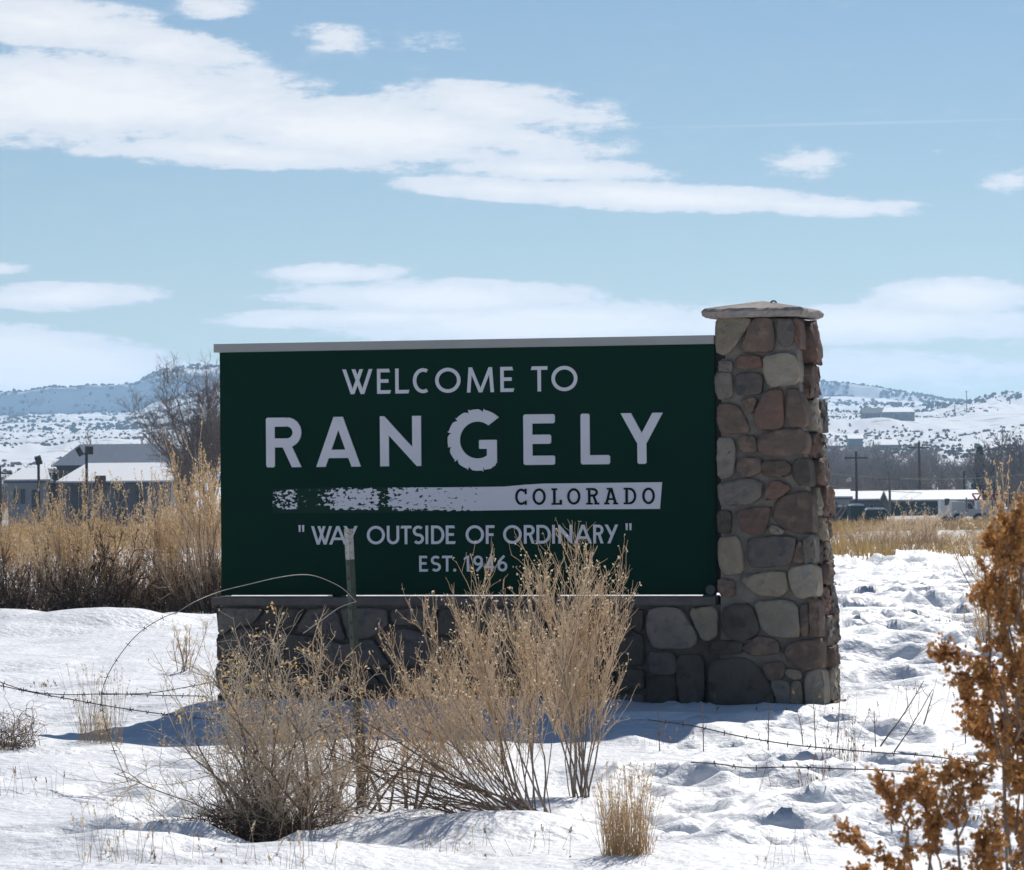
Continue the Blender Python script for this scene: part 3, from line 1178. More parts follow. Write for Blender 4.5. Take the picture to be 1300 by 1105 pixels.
ZA, ZB_, ZC, ZD = (885, 378, .13077), (895, 510, .13077), (900, 640, .13462), (900, 760, .13462)
ST = [
    (ZA, 'tan', 0, [(190, 200), (525, 205), (490, 290), (340, 510), (300, 550), (215, 555), (185, 480)]),
    (ZA, 'brown', 0, [(545, 205), (735, 205), (755, 520), (420, 525), (455, 440)]),
    (ZA, 'slate', 0, [(785, 215), (930, 212), (945, 400), (900, 465), (830, 465), (790, 400)]),
    (ZA, 'red', 1, [(948, 212), (1040, 212), (1046, 385), (1010, 500), (955, 420)]),
    (ZA, 'red', 0, [(395, 575), (610, 565), (625, 680), (395, 690)]),
    (ZA, 'light', 1, [(650, 575), (930, 540), (985, 650), (980, 830), (700, 868), (660, 740)]),
    (ZA, 'slate', 0, [(390, 745), (600, 735), (640, 800), (620, 935), (400, 940), (380, 850)]),
    (ZA, 'grey', 0, [(220, 620), (335, 620), (335, 715), (220, 715)]),
    (ZA, 'grey', 0, [(175, 735), (330, 735), (338, 970), (215, 985), (180, 880)]),
    (ZB_, 'brown', 0, [(353, -20), (498, -22), (470, 90), (440, 120)]),
    (ZB_, 'red', 0, [(610, -100), (755, -110), (760, 250), (640, 275), (530, 265), (485, 210), (510, 60)]),
    (ZB_, 'brown', 1, [(795, -115), (910, -120), (985, 60), (990, 232), (830, 245), (800, 100)]),
    (ZB_, 'brown', 0, [(130, 20), (320, 40), (390, 170), (440, 295), (160, 312), (130, 160)]),
    (ZB_, 'grey', 0, [(125, 365), (260, 360), (295, 420), (285, 640), (250, 738), (140, 742), (125, 560)]),
    (ZB_, 'brown', 0, [(335, 345), (485, 340), (500, 485), (370, 495), (330, 400)]),
    (ZB_, 'brown', 1, [(540, 330), (700, 280), (960, 272), (1005, 400), (975, 505), (570, 525), (525, 430)]),
    (ZB_, 'brown', 0, [(340, 560), (543, 553), (548, 685), (380, 738), (322, 660)]),
    (ZB_, 'brown', 0, [(560, 588), (790, 578), (845, 640), (805, 725), (578, 720)]),
    (ZB_, 'dark', 1, [(870, 580), (1010, 548), (1040, 700), (1025, 812), (900, 805), (860, 690)]),
    (ZB_, 'grey', 0, [(130, 795), (440, 755), (560, 780), (530, 955), (430, 988), (160, 1008), (145, 900)]),
    (ZB_, 'red', 0, [(600, 850), (690, 768), (845, 835), (720, 935), (578, 955)]),
    (ZC, 'brown', 1, [(612, 130), (618, 20), (680, -50), (950, -130), (1010, 60), (1020, 275), (800, 268), (650, 190)]),
    (ZC, 'red', 0, [(275, 60), (440, 45), (582, 30), (562, 150), (512, 283), (340, 273), (290, 200)]),
    (ZC, 'dark', 0, [(88, 90), (140, 60), (210, 85), (200, 275), (100, 265)]),
    (ZC, 'light', 0, [(600, 205), (705, 250), (690, 283), (600, 278), (578, 240)]),
    (ZC, 'tan', 0, [(93, 330), (292, 308), (328, 652), (130, 663), (103, 560)]),
    (ZC, 'slate', 0, [(368, 340), (420, 318), (812, 308), (824, 350), (784, 530), (720, 575), (380, 605)]),
    (ZC, 'brown', 0, [(850, 362), (880, 365), (902, 545), (792, 545)]),
    (ZC, 'grey', 1, [(890, 350), (980, 290), (1050, 300), (1070, 420), (1066, 530), (912, 562)]),
    (ZC, 'tan', 0, [(313, 690), (530, 655), (722, 638), (748, 820), (660, 872), (470, 862), (328, 750)]),
    (ZC, 'light', 1, [(755, 610), (1045, 573), (1082, 700), (1070, 862), (840, 884), (778, 790)]),
    (ZC, 'brown', 0, [(88, 710), (242, 733), (243, 862), (108, 853)]),
    (ZD, 'light', 0, [(428, 28), (822, 18), (862, 362), (630, 354), (518, 302), (468, 170)]),
    (ZD, 'dark', 0, [(148, 100), (220, 68), (392, 58), (460, 230), (470, 333), (330, 392), (208, 383), (138, 290)]),
    (ZD, 'brown', 0, [(870, 58), (937, 48), (937, 352), (870, 352)]),
    (ZD, 'brown', 1, [(950, 18), (1080, 12), (1095, 40), (1095, 365), (968, 335)]),
    (ZD, 'dark', 0, [(5, 440), (100, 405), (270, 415), (330, 440), (300, 520), (5, 525)]),
    (ZD, 'brown', 0, [(300, 480), (480, 358), (655, 398), (682, 512), (430, 534)]),
    (ZD, 'brown', 1, [(708, 510), (780, 418), (1060, 378), (1100, 400), (1090, 600), (1040, 672), (900, 672), (758, 582)]),
    (ZD, 'brown', 0, [(508, 620), (692, 598), (722, 680), (682, 762), (558, 762)]),
    (ZD, 'tan', 0, [(730, 658), (862, 690), (882, 742), (822, 764), (735, 722)]),
    (ZD, 'grey', 0, [(580, 772), (762, 790), (772, 1010), (668, 1010)]),
    (ZD, 'tan', 0, [(782, 790), (872, 780), (884, 1010), (780, 1010)]),
    (ZD, 'light', 1, [(918, 720), (990, 680), (1085, 660), (1098, 720), (1098, 1010), (918, 1010)]),
    (ZD, 'dark', 0, [(5, 585), (340, 560), (430, 620), (540, 750), (625, 900), (610, 1010), (5, 1010)]),
]
for (ox, oy, sc), cname, corner, pts in ST:
    P = []
    for (a, b) in pts:
        p = to_local(ox + a * sc, oy + b * sc, fpt, fn)
        mx_ = UR0 + slope_r * p.z + (.012 if corner else -.02)
        p.x = min(p.x, mx_)
        p.x = max(p.x, UL - (.085 if (oy == 760 and cname == 'dark') else .015))
        P.append(p + fn * -.012)
    add('stone', stone_mesh(P, fn, .030 + rs.random() * .016, .17 if corner else .04, rs), STONE[cname], pillar)

# right face: rough split stones that stand well proud
z = -.12
row = 0
names_r = ['brown', 'grey', 'light', 'brown', 'tan', 'red', 'grey', 'brown', 'tan', 'brown', 'slate', 'red', 'brown', 'grey', 'light', 'brown']
while z < ZT - .06:
    hgt = rs.uniform(.15, .25)
    z1 = min(z + hgt, ZT - .008)
    if ZT - z1 < .1:
        z1 = ZT - .008
    cuts = [(.20 if row % 2 else .15)]
    while cuts[-1] < DEP - .17:
        cuts.append(cuts[-1] + rs.uniform(.16, .27))
    cuts[-1] = DEP - .005
    for k in range(len(cuts) - 1):
        a, b = cuts[k] + .005, cuts[k + 1] - .006
        g0, g1 = z + rs.uniform(.002, .012), z1 - rs.uniform(.002, .012)
        def sp_(d, zz):
            return (UR0 + slope_r * zz - .012, YF0 + slope_f * zz + d, zz)
        P = [sp_(a, g0 + rs.uniform(0, .02)), sp_((a + b) / 2, g0), sp_(b, g0 + rs.uniform(0, .02)), sp_(b - rs.uniform(0, .02), g1), sp_((a + b) / 2, g1 - rs.uniform(0, .01)), sp_(a + rs.uniform(0, .02), g1 - rs.uniform(0, .02))]
        add('stone', stone_mesh(P, rn, rs.uniform(.025, .07), .04, rs, rough=2.3), STONE[rs.choice(names_r)], pillar)
    row += 1
    z = z1

# cap: a rough-edged slab with a low pyramid on it
cu0, cz1 = to_local(890, 391.5, (0, -.06, 0), (0, 1, 0)).x, to_local(955, 391, (0, -.06, 0), (0, 1, 0)).z
cu1 = to_local(1019.5, 391, (0, -.06, 0), (0, 1, 0)).x
cz0 = to_local(955, 402.5, (0, -.06, 0), (0, 1, 0)).z
CY0, CY1 = -.065, .70
capz = MB()
nn_ = 26


def cap_outline(off):
    out = []
    cs = [(cu0 + off, CY0 + off), (cu1 - off, CY0 + off), (cu1 - off, CY1 - off), (cu0 + off, CY1 - off)]
    for i in range(4):
        a, b = Vector(cs[i]), Vector(cs[(i + 1) % 4])
        for k in range(nn_):
            out.append(a.lerp(b, k / nn_))
    return out


ri = [(.03, cz0), (.006, cz0 + .012), (0, cz0 + .04), (.006, cz1 - .012), (.022, cz1)]
cv, cf = [], []
nr = 4 * nn_
for k, (off, zz) in enumerate(ri):
    for p in cap_outline(off):
        j = .007 if 0 < k < 4 else .003
        cv.append((p.x + rs.uniform(-j, j), p.y + rs.uniform(-j, j), zz + rs.uniform(-.003, .003)))
for k in range(len(ri) - 1):
    for i in range(nr):
        a, b = k * nr + i, k * nr + (i + 1) % nr
        cf.append((a, b, b + nr, a + nr))
apex = to_local(966, 382.2, (0, .3, 0), (0, 1, 0)).z
cv.append(((cu0 + cu1) / 2, (CY0 + CY1) / 2, apex))
for i in range(nr):
    cf.append(((len(ri) - 1) * nr + i, (len(ri) - 1) * nr + (i + 1) % nr, len(cv) - 1))
cf.append(tuple(range(nr))[::-1])
cme = bpy.data.meshes.new('cap_stone')
cme.from_pydata(cv, [], cf)
cme.update()
capo = add('cap_stone', cme, M['cap'], pillar)
# little lifting eye left in the top of the cap
hk = MB()
hp = to_local(982, 386, (0, .22, 0), (0, 1, 0))
hk.tube([(hp.x + .02 * math.cos(a), hp.y, hp.z + .004 + .017 * math.sin(a)) for a in [PI * k / 8 for k in range(9)]], .006, 6)
hk.build('lifting_eye', mk('dark_iron', (.03, .03, .03), (.06, .05, .04), rough=.7), pillar)

# base wall with ledge
WL = uv(277.5, 830, -.10)[0]
wy = -.10
LZ0, LZ1 = uv(600, 768.5, -.14)[1], SIGN_B - .0135
wall = MB()
wall.box(WL + .03, UL + ins - .002, wy + .022, wy + .55, -.25, LZ0)
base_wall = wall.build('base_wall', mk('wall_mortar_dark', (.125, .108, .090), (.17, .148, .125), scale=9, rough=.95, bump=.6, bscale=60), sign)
lb = MB()
us = np.linspace(WL - .04, UL - .012, 40)
for k in range(len(us) - 1):
    j0, j1 = rs.uniform(-.004, .004), rs.uniform(-.004, .004)
    a, b = us[k], us[k + 1]
    lb.hexa([(a, wy - .035 + j0, LZ0 + .0005), (b, wy - .035 + j1, LZ0 + .0005), (b, wy + .60, LZ0 + .0005), (a, wy + .60, LZ0 + .0005)],
            [(a, wy - .030 + j1, LZ1), (b, wy - .030 + j0, LZ1), (b, wy + .60, LZ1), (a, wy + .60, LZ1)])
lb.build('ledge_slab', M['ledge'], base_wall)
# snow lying on the back of the ledge, behind the panel
snow_m = mk('snow', (.85, .865, .89), (.79, .81, .84), scale=3, rough=.6, bump=.4, bscale=20)
sn = MB()
for k in range(30):
    a, b = WL + (UL - WL) * k / 30 + .001, WL + (UL - WL) * (k + 1) / 30
    if k in (6,):
        continue
    t_ = rs.uniform(.004, .007)
    sn.hexa([(a, .17, LZ1 + .001), (b, .17, LZ1 + .001), (b, .47, LZ1 + .001), (a, .47, LZ1 + .001)],
            [(a, .20, LZ1 + t_), (b, .20, LZ1 + t_), (b, .45, LZ1 + t_), (a, .45, LZ1 + t_)])
tag(sn.build('ledge_snow', snow_m, base_wall), kind='stuff')
# brackets that carry the panel over the ledge
for pxx in (428, 700, 899):
    u = uv(pxx, 756, .02)[0]
    br = MB()
    br.box(u - .035, u + .035, .02, .13, LZ1 + .0005, SIGN_B + .0115)
    br.build('bracket', M['panel_edge'], sign)

wn_ = Vector((0, -1, 0))
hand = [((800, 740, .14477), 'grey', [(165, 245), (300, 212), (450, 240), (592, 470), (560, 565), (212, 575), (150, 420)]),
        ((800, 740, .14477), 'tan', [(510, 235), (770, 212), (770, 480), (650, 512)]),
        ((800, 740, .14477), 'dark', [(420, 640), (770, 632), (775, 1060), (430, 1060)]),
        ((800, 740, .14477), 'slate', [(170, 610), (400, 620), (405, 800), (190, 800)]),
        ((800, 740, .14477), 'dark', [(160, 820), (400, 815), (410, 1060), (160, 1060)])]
for (ox, oy, sc), cname, pts in hand:
    P = [to_local(ox + a * sc, oy + b * sc, (0, wy, 0), (0, 1, 0)) for a, b in pts]
    for p in P:
        p.x = min(p.x, UL - (.10 if cname == 'dark' else .004))
    add('stone', stone_mesh(P, wn_, rs.uniform(.025, .04), .03, rs), STONE[cname], base_wall)
u_end = uv(820, 830, wy)[0]
zrows = [-.16, .13, .34, .55, LZ0 - .012]
NR = len(zrows) - 1


def wz(r_, u):
    if r_ in (0, NR):
        return zrows[r_]
    return zrows[r_] + .085 * float(vnoise(np.array([u * 2.6 + r_ * 13.7]), np.array([r_ * 5.3]), 9)[0])


for r_ in range(NR):
    cuts = [(WL, WL)]
    u = WL
    while u < u_end - .2:
        u = min(u + rs.uniform(.2, .5), u_end)
        if u_end - u < .18:
            u = u_end
        sl = 0 if u == u_end else rs.uniform(-.07, .07)
        cuts.append((u - sl, u + sl))
        if u == u_end:
            break
    for (a0, a1), (b0, b1) in zip(cuts[:-1], cuts[1:]):
        g = .013
        P = [Vector((a0 + g, wy, wz(r_, a0) + g)), Vector(((a0 + b0) / 2, wy, wz(r_, (a0 + b0) / 2) + g)), Vector((b0 - g, wy, wz(r_, b0) + g)),
             Vector(((b0 + b1) / 2 - g, wy, (wz(r_, b0) + wz(r_ + 1, b1)) / 2)), Vector((b1 - g, wy, wz(r_ + 1, b1) - g)), Vector(((a1 + b1) / 2, wy, wz(r_ + 1, (a1 + b1) / 2) - g)),
             Vector((a1 + g, wy, wz(r_ + 1, a1) - g)), Vector(((a0 + a1) / 2 + g, wy, (wz(r_, a0) + wz(r_ + 1, a1)) / 2))]
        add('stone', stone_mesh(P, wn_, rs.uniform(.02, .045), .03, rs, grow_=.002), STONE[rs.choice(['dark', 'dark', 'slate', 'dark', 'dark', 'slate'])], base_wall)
# left end of the wall
for r_ in range(len(zrows) - 1):
    y = wy + .02
    while y < wy + .5:
        y1 = min(y + rs.uniform(.2, .3), wy + .55)
        za, zb2 = zrows[r_] + .012, zrows[r_ + 1] - .012
        P = [Vector((WL, y + .012, za)), Vector((WL, y1 - .012, za)), Vector((WL, y1 - .012, zb2)), Vector((WL, y + .012, zb2))]
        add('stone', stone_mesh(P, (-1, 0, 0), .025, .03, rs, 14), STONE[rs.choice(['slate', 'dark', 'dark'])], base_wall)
        y = y1

# small weathered ground light on the ledge beside the pillar
lp = to_local(903, 757, (0, -.085, 0), (0, 1, 0))
lamp_m = mk('lamp_bluegrey', (.012, .022, .028), (.025, .04, .048), rough=.4, spec=.3)
fl_ = empty('flood_lamp', SIGN_M @ Vector((lp.x, -.085, LZ1 + .001)), -SIGN_T, label='small round dark floodlight on the ledge between panel and pillar', cat='lamp')
k_ = MB()
k_.box(-.055, .055, -.03, .03, 0, .012)
k_.build('base_plate', lamp_m, fl_)
k_ = MB()
k_.tube([(0, -.022, .05), (0, -.012, .05), (0, .022, .05), (0, .034, .05)], .042, 16, r1=.030)
k_.build('housing', lamp_m, fl_, True)
k_ = MB()
k_.tube([(0, -.026, .05), (0, -.0225, .05)], .034, 16)
k_.build('lens', mk('lamp_glass', (.01, .03, .03), (.03, .05, .05), rough=.15, spec=.3), fl_)

# ------------------------------------------------------------------ plants: twig generators
def unit(a):
    return a / np.maximum(1e-9, np.linalg.norm(a, axis=-1, keepdims=True))


def grow(rng, P, D, Ln, K, wander=.15, up=0.0):
    P, D = np.array(P, float), unit(np.array(D, float))
    out = [P]
    Ln = np.broadcast_to(np.asarray(Ln, float), (len(P),))
    for k in range(K):
        D = unit(D + rng.normal(0, wander, D.shape) + np.array([0, 0, up]))
        P = P + D * (Ln / K)[:, None]
        out.append(P)
    return np.stack(out, 1)


def kids(rng, nodes, n, t0, t1, a0, a1, upb=0.0):
    Np, K1, _ = nodes.shape
    pi = np.repeat(np.arange(Np), n)
    t = rng.uniform(t0, t1, len(pi)) * (K1 - 1)
    i = np.minimum(t.astype(int), K1 - 2)
    f = (t - i)[:, None]
    a, b = nodes[pi, i], nodes[pi, i + 1]
    tan = unit(b - a)
    r = rng.normal(0, 1, tan.shape)
    perp = unit(r - (r * tan).sum(1, keepdims=True) * tan)
    an = rng.uniform(a0, a1, len(pi))[:, None]
    D = unit(np.cos(an) * tan + np.sin(an) * perp + np.array([0, 0, upb]))
    return a + (b - a) * f, D, t / (K1 - 1), pi


def segs(nodes, r0, r1):
    Np, K1, _ = nodes.shape
    rr = np.linspace(0, 1, K1)
    r0 = np.broadcast_to(np.asarray(r0, float), (Np,))[:, None]
    r1 = np.broadcast_to(np.asarray(r1, float), (Np,))[:, None]
    R_ = r0 + (r1 - r0) * rr[None, :]
    return (nodes[:, :-1].reshape(-1, 3), nodes[:, 1:].reshape(-1, 3), R_[:, :-1].ravel(), R_[:, 1:].ravel())


def tubes(name, parts, n=3):
    p0 = np.concatenate([p[0] for p in parts])
    p1 = np.concatenate([p[1] for p in parts])
    r0 = np.concatenate([p[2] for p in parts])
    r1 = np.concatenate([p[3] for p in parts])
    t = unit(p1 - p0)
    h = np.where(np.abs(t[:, 2:3]) < .9, np.array([[0, 0, 1.0]]), np.array([[1.0, 0, 0]]))
    e1 = unit(np.cross(t, h))
    e2 = np.cross(t, e1)
    m = len(p0)
    Vv = np.zeros((m, 2 * n, 3))
    for j in range(n):
        a = 2 * PI * j / n
        d = e1 * math.cos(a) + e2 * math.sin(a)
        Vv[:, j] = p0 + d * r0[:, None]
        Vv[:, n + j] = p1 + d * r1[:, None]
    base = (np.arange(m) * 2 * n)[:, None]
    fs = []
    for j in range(n):
        q = (j + 1) % n
        fs.append(base + np.array([[j, q, n + q, n + j]]))
    return mesh_np(name, Vv.reshape(-1, 3), np.stack(fs, 1).reshape(-1, 4))


def flakes(name, rng, P, size, per=1, spread=0.0, elong=1.6, axis=None, bend=.25):
    """small bent leaves / seed husks round the points P; two triangles each"""
    P = np.repeat(P, per, 0)
    P = P + rng.normal(0, spread, P.shape)
    m = len(P)
    a = unit(rng.normal(0, 1, (m, 3)))
    if axis is not None:
        a = unit(a + np.repeat(axis, per, 0) * 1.2)
    r = rng.normal(0, 1, (m, 3))
    b = unit(np.cross(a, r))
    c = np.cross(a, b)
    s = (size * rng.uniform(.6, 1.4, m))[:, None]
    v0 = P - a * s * elong * .5
    v2 = P + a * s * elong * .5
    v1 = P + b * s * .5 + c * s * bend * rng.uniform(-1, 1, (m, 1))
    v3 = P - b * s * .5 + c * s * bend * rng.uniform(-1, 1, (m, 1))
    Vv = np.stack([v0, v1, v2, v3], 1).reshape(-1, 3)
    i = (np.arange(m) * 4)[:, None]
    Fc = np.concatenate([i + np.array([[0, 1, 2]]), i + np.array([[0, 2, 3]])], 0)
    return mesh_np(name, Vv, Fc)


def disc(rng, n, r):
    a = rng.uniform(0, 2 * PI, n)
    q = np.sqrt(rng.uniform(0, 1, n)) * r
    return np.stack([np.cos(a) * q, np.sin(a) * q, np.zeros(n)], 1)


def fan(rng, n, t0, t1, lean=(0, 0)):
    """directions tilted t0..t1 from upright"""
    a = rng.uniform(0, 2 * PI, n)
    t = rng.uniform(t0, t1, n)
    d = np.stack([np.cos(a) * np.sin(t) + lean[0], np.sin(a) * np.sin(t) + lean[1], np.cos(t)], 1)
    return unit(d)


PM = {
    'stem_grey': mk('stem_grey', (.21, .165, .13), (.30, .245, .195), scale=20, rough=.9),
    'stem_brown': mk('stem_brown', (.17, .12, .09), (.25, .18, .13), scale=20, rough=.9),
    'stem_dark': mk('stem_dark', (.095, .06, .04), (.16, .11, .08), scale=12, rough=.9),
    'twig_tan': leaf_mat('twig_tan', (.84, .70, .52), (.74, .61, .45), trans=.42),
    'twig_grey': leaf_mat('twig_grey', (.66, .55, .42), (.74, .62, .47), trans=.15),
    'husk_tan': leaf_mat('husk_tan', (.76, .61, .42), (.68, .53, .36), trans=.5),
    'husk_gold': leaf_mat('husk_gold', (.64, .43, .18), (.72, .54, .27), trans=.5),
    'husk_orange': leaf_mat('husk_orange', (.58, .39, .20), (.66, .49, .29), trans=.45),
    'leaf_rust': leaf_mat('leaf_rust', (.60, .315, .115), (.34, .16, .055), scale=110, trans=.42),
    'grass': leaf_mat('dry_grass_blade', (.76, .60, .36), (.66, .50, .28), trans=.5),
    'grass_pale': leaf_mat('pale_grass_blade', (.60, .50, .36), (.50, .40, .27), trans=.4),
    'grass_red': leaf_mat('russet_stalk', (.34, .20, .12), (.42, .28, .16), trans=.3),
    'tree': mk('bare_tree_bark', (.25, .21, .195), (.33, .285, .265), scale=1.5, rough=.95),
    'tree_warm': mk('bare_tree_warm', (.28, .22, .185), (.36, .285, .24), scale=1.5, rough=.95),
    'trunk': mk('tree_trunk', (.06, .05, .045), (.10, .085, .075), scale=3, rough=.95),
    'fir': mk('fir_needles', (.026, .046, .040), (.045, .068, .058), scale=1.2, rough=.9),
    'juniper': mk('juniper', (.030, .040, .032), (.05, .058, .045), scale=.1, rough=.95),
    'sage': leaf_mat('sage_grey', (.25, .18, .12), (.36, .27, .19), trans=.2),
}


def plant(name, loc, parts, label, cat, group=None, rz=0.0):
    o = empty(name, loc, rz, label=label, cat=cat, group=group)
    for pn, me, mat in parts:
        add(pn, me, mat, o, kind=None if pn in ('trunk', 'stalk', 'branch') else 'stuff')
    return o


# ---- the two big pale shrubs in front of the wall
def tall_shrub(seed, n, h, t0, t1, lean, rbase=.12, husks=.5, ntw=11, wander=.09, up=.10, short=.62, kt=.30):
    rng = np.random.default_rng(seed)
    P = disc(rng, n, rbase)
    P[:, 2] -= .06
    D = fan(rng, n, t0, t1, lean)
    Ln = h * rng.uniform(short, 1.05, n)
    st = grow(rng, P, D, Ln, 9, wander, up)
    stems = [segs(st, rng.uniform(.003, .0068, n), .0015)]
    p1, d1, t, pi = kids(rng, st, ntw, kt, 1.0, .22, .72, .22)
    l1 = h * rng.uniform(.10, .34, len(p1)) * (1.15 - .5 * t)
    tw = grow(rng, p1, d1, l1, 5, .11, .10)
    twp = [segs(tw, .0018, .0010)]
    p2, d2, t2, _ = kids(rng, tw, 5, .2, 1.0, .3, .8, .2)
    tw2 = grow(rng, p2, d2, h * rng.uniform(.025, .085, len(p2)), 3, .16, .08)
    twp.append(segs(tw2, .0012, .0008))
    ends = np.concatenate([tw2[:, -1], tw2[:, 1][::2], tw[:, -1]])
    keep = rng.random(len(ends)) < husks
    fl = flakes('husks', rng, ends[keep], .0075, 2, .007, 1.8)
    return tubes('stems', stems, 5), tubes('twigs', twp, 3), fl


gA = ground_at(690, 1046, .03)
s, t, f = tall_shrub(21, 30, 1.24, .05, .82, (-.60, -.05), husks=.35, up=.05, ntw=19, kt=.42, wander=.12)
oA = plant('tall_shrub', gA, [('stems', s, PM['stem_grey']), ('twigs', t, PM['twig_tan']), ('husks', f, PM['husk_tan'])],
           'wide pale dry shrub leaning left in front of the stone wall', 'shrub', 'bare dry shrubs in front of the sign')
gB = ground_at(738, 1012, .03)
s, t, f = tall_shrub(33, 16, 1.38, .02, .24, (-.02, 0), husks=.35, rbase=.05, ntw=27, up=.075, kt=.34, wander=.10)
oB = plant('tall_shrub', gB, [('stems', s, PM['stem_grey']), ('twigs', t, PM['twig_tan']), ('husks', f, PM['husk_tan'])],
           'tallest pale dry shrub, upright, its tips reaching the sign lettering', 'shrub', 'bare dry shrubs in front of the sign')
# long low limbs that sweep left under the first shrub
rng = np.random.default_rng(4)
n = 26
P = disc(rng, n, .14)
D = np.stack([-rng.uniform(.75, 1.1, n), rng.normal(0, .3, n), rng.uniform(.05, .55, n)], 1)
lo = grow(rng, P, D, rng.uniform(.6, 1.25, n), 8, .12, .0)
p1, d1, _, _ = kids(rng, lo, 9, .3, 1, .3, 1.0, .1)
l1 = grow(rng, p1, d1, rng.uniform(.08, .3, len(p1)), 4, .22, .03)
add('low_limbs', tubes('low_limbs', [segs(lo, .006, .002), segs(l1, .002, .001)], 4), PM['stem_brown'], oA)


# ---- gnarled shrub at the left of the wall, brown and dense at its foot
def gnarled(seed, n, h, spread, dark=True, ntw=10, gold=.25, rb=.2):
    rng = np.random.default_rng(seed)
    P = disc(rng, n, rb)
    P[:, 2] -= .08
    st = grow(rng, P, fan(rng, n, .05, spread), h * rng.uniform(.45, 1.0, n), 9, .22, .08)
    p1, d1, t, _ = kids(rng, st, ntw, .2, 1.0, .3, .95, .12)
    b1 = grow(rng, p1, d1, h * rng.uniform(.10, .36, len(p1)), 5, .24, .05)
    p2, d2, _, _ = kids(rng, b1, 6, .15, 1.0, .4, 1.1, .08)
    b2 = grow(rng, p2, d2, h * rng.uniform(.03, .11, len(p2)), 3, .25, .04)
    ends = np.concatenate([b2[:, -1], b1[:, -1]])
    ends = ends[rng.random(len(ends)) < .30]
    tops = b1[:, -1][(b1[:, -1][:, 2] > h * .45) & (rng.random(len(b1)) < gold)]
    return (tubes('stems', [segs(st, rng.uniform(.005, .011, n), .002)], 5), tubes('twigs', [segs(b1, .0024, .0012), segs(b2, .0013, .0008)], 3),
            flakes('husks', rng, ends, .0075, 2, .007), flakes('seed_heads', rng, tops, .009, 22, .018))


gC = ground_at(352, 1062, .0)
s, t, f, g = gnarled(8, 44, 1.14, .74, ntw=13, gold=.16)
oC = plant('gnarled_shrub', gC, [('stems', s, PM['stem_brown']), ('twigs', t, PM['twig_grey']), ('husks', f, PM['husk_tan']), ('seed_heads', g, PM['husk_gold'])],
           'gnarled grey shrub with golden seed heads and dark brown foot, left of the steel post', 'shrub', 'bare dry shrubs in front of the sign')
# its dead brown skirt, pressed to the left
rng = np.random.default_rng(15)
n = 90
P = disc(rng, n, .26)
P[:, 2] += .03
D = fan(rng, n, .5, 1.45, (-.15, -.1))
sk = grow(rng, P, D, rng.uniform(.15, .42, n), 5, .3, .0)
p1, d1, _, _ = kids(rng, sk, 12, .1, 1, .4, 1.3)
s1 = grow(rng, p1, d1, rng.uniform(.04, .14, len(p1)), 3, .3, 0)
add('dead_skirt', tubes('dead_skirt', [segs(sk, .004, .0018), segs(s1, .002, .0012)], 3), PM['stem_dark'], oC)
n = 22
D = np.stack([-rng.uniform(.8, 1.2, n), rng.normal(-.1, .25, n), rng.uniform(.05, .6, n)], 1)
sk = grow(rng, disc(rng, n, .15) + [0, 0, .08], D, rng.uniform(.3, .62, n), 6, .25, -.02)
p1, d1, _, _ = kids(rng, sk, 12, .25, 1, .4, 1.2)
s1 = grow(rng, p1, d1, rng.uniform(.04, .14, len(p1)), 4, .35, 0)
add('side_limbs', tubes('side_limbs', [segs(sk, .004, .002), segs(s1, .002, .001)], 3), PM['stem_dark'], oC)
# a smaller grey companion between the two, filling the middle
gD = ground_at(468, 1030, .02)
s, t, f, g = gnarled(19, 22, 1.04, .6, gold=.06, rb=.3)
plant('gnarled_shrub', gD, [('stems', s, PM['stem_brown']), ('twigs', t, PM['twig_tan']), ('husks', f, PM['husk_tan']), ('seed_heads', g, PM['husk_tan'])],
      'lower straw coloured shrub between the steel post and the leaning shrub', 'shrub', 'bare dry shrubs in front of the sign')


# ---- rusty bush close to the camera, bottom right
def rusty(seed, lines, Y, label):
    rng = np.random.default_rng(seed)
    base = at(lines[0][0][0], 605, Y)
    o = Vector((base.x, Y, gz(base.x, Y)))
    stems, pts, axs = [], [], []
    for li, ln in enumerate(lines):
        dy = rng.uniform(-.18, .18)
        Pn = []
        for (px, py) in ln:
            p = at(px, py, Y + dy + rng.normal(0, .02)) - o
            Pn.append((p.x, p.y, p.z))
        Pn = np.array(Pn)
        # resample to a smooth path
        tt = np.linspace(0, len(Pn) - 1, 10)
        path = np.stack([np.interp(tt, np.arange(len(Pn)), Pn[:, k]) for k in range(3)], 1)
        path[1:-1] += rng.normal(0, .006, path[1:-1].shape)
        st = path[None]
        stems.append(segs(st, .0045 if li < 3 else .003, .0015))
        p1, d1, t, _ = kids(rng, st, 10, .30, 1.0, .4, 1.0, .14)
        b1 = grow(rng, p1, d1, rng.uniform(.02, .062, len(p1)), 3, .2, .1)
        stems.append(segs(b1, .0014, .0008))
        q = b1[:, 1:].reshape(-1, 3)
        pts.append(q)
        axs.append(unit((b1[:, 1:] - b1[:, :-1]).reshape(-1, 3)))
        q = path[5:]
        pts.append(q)
        axs.append(unit(np.gradient(path, axis=0))[5:])
    P, A = np.concatenate(pts), np.concatenate(axs)
    return plant('rusty_shrub', o, [('stems', tubes('stems', stems, 5), PM['stem_brown']), ('leaf_clusters', flakes('leaf_clusters', rng, P, .0095, 9, .0072, 1.35, A, .6), PM['leaf_rust'])],
                 label, 'shrub', 'rusty leaved shrubs nearest the camera')


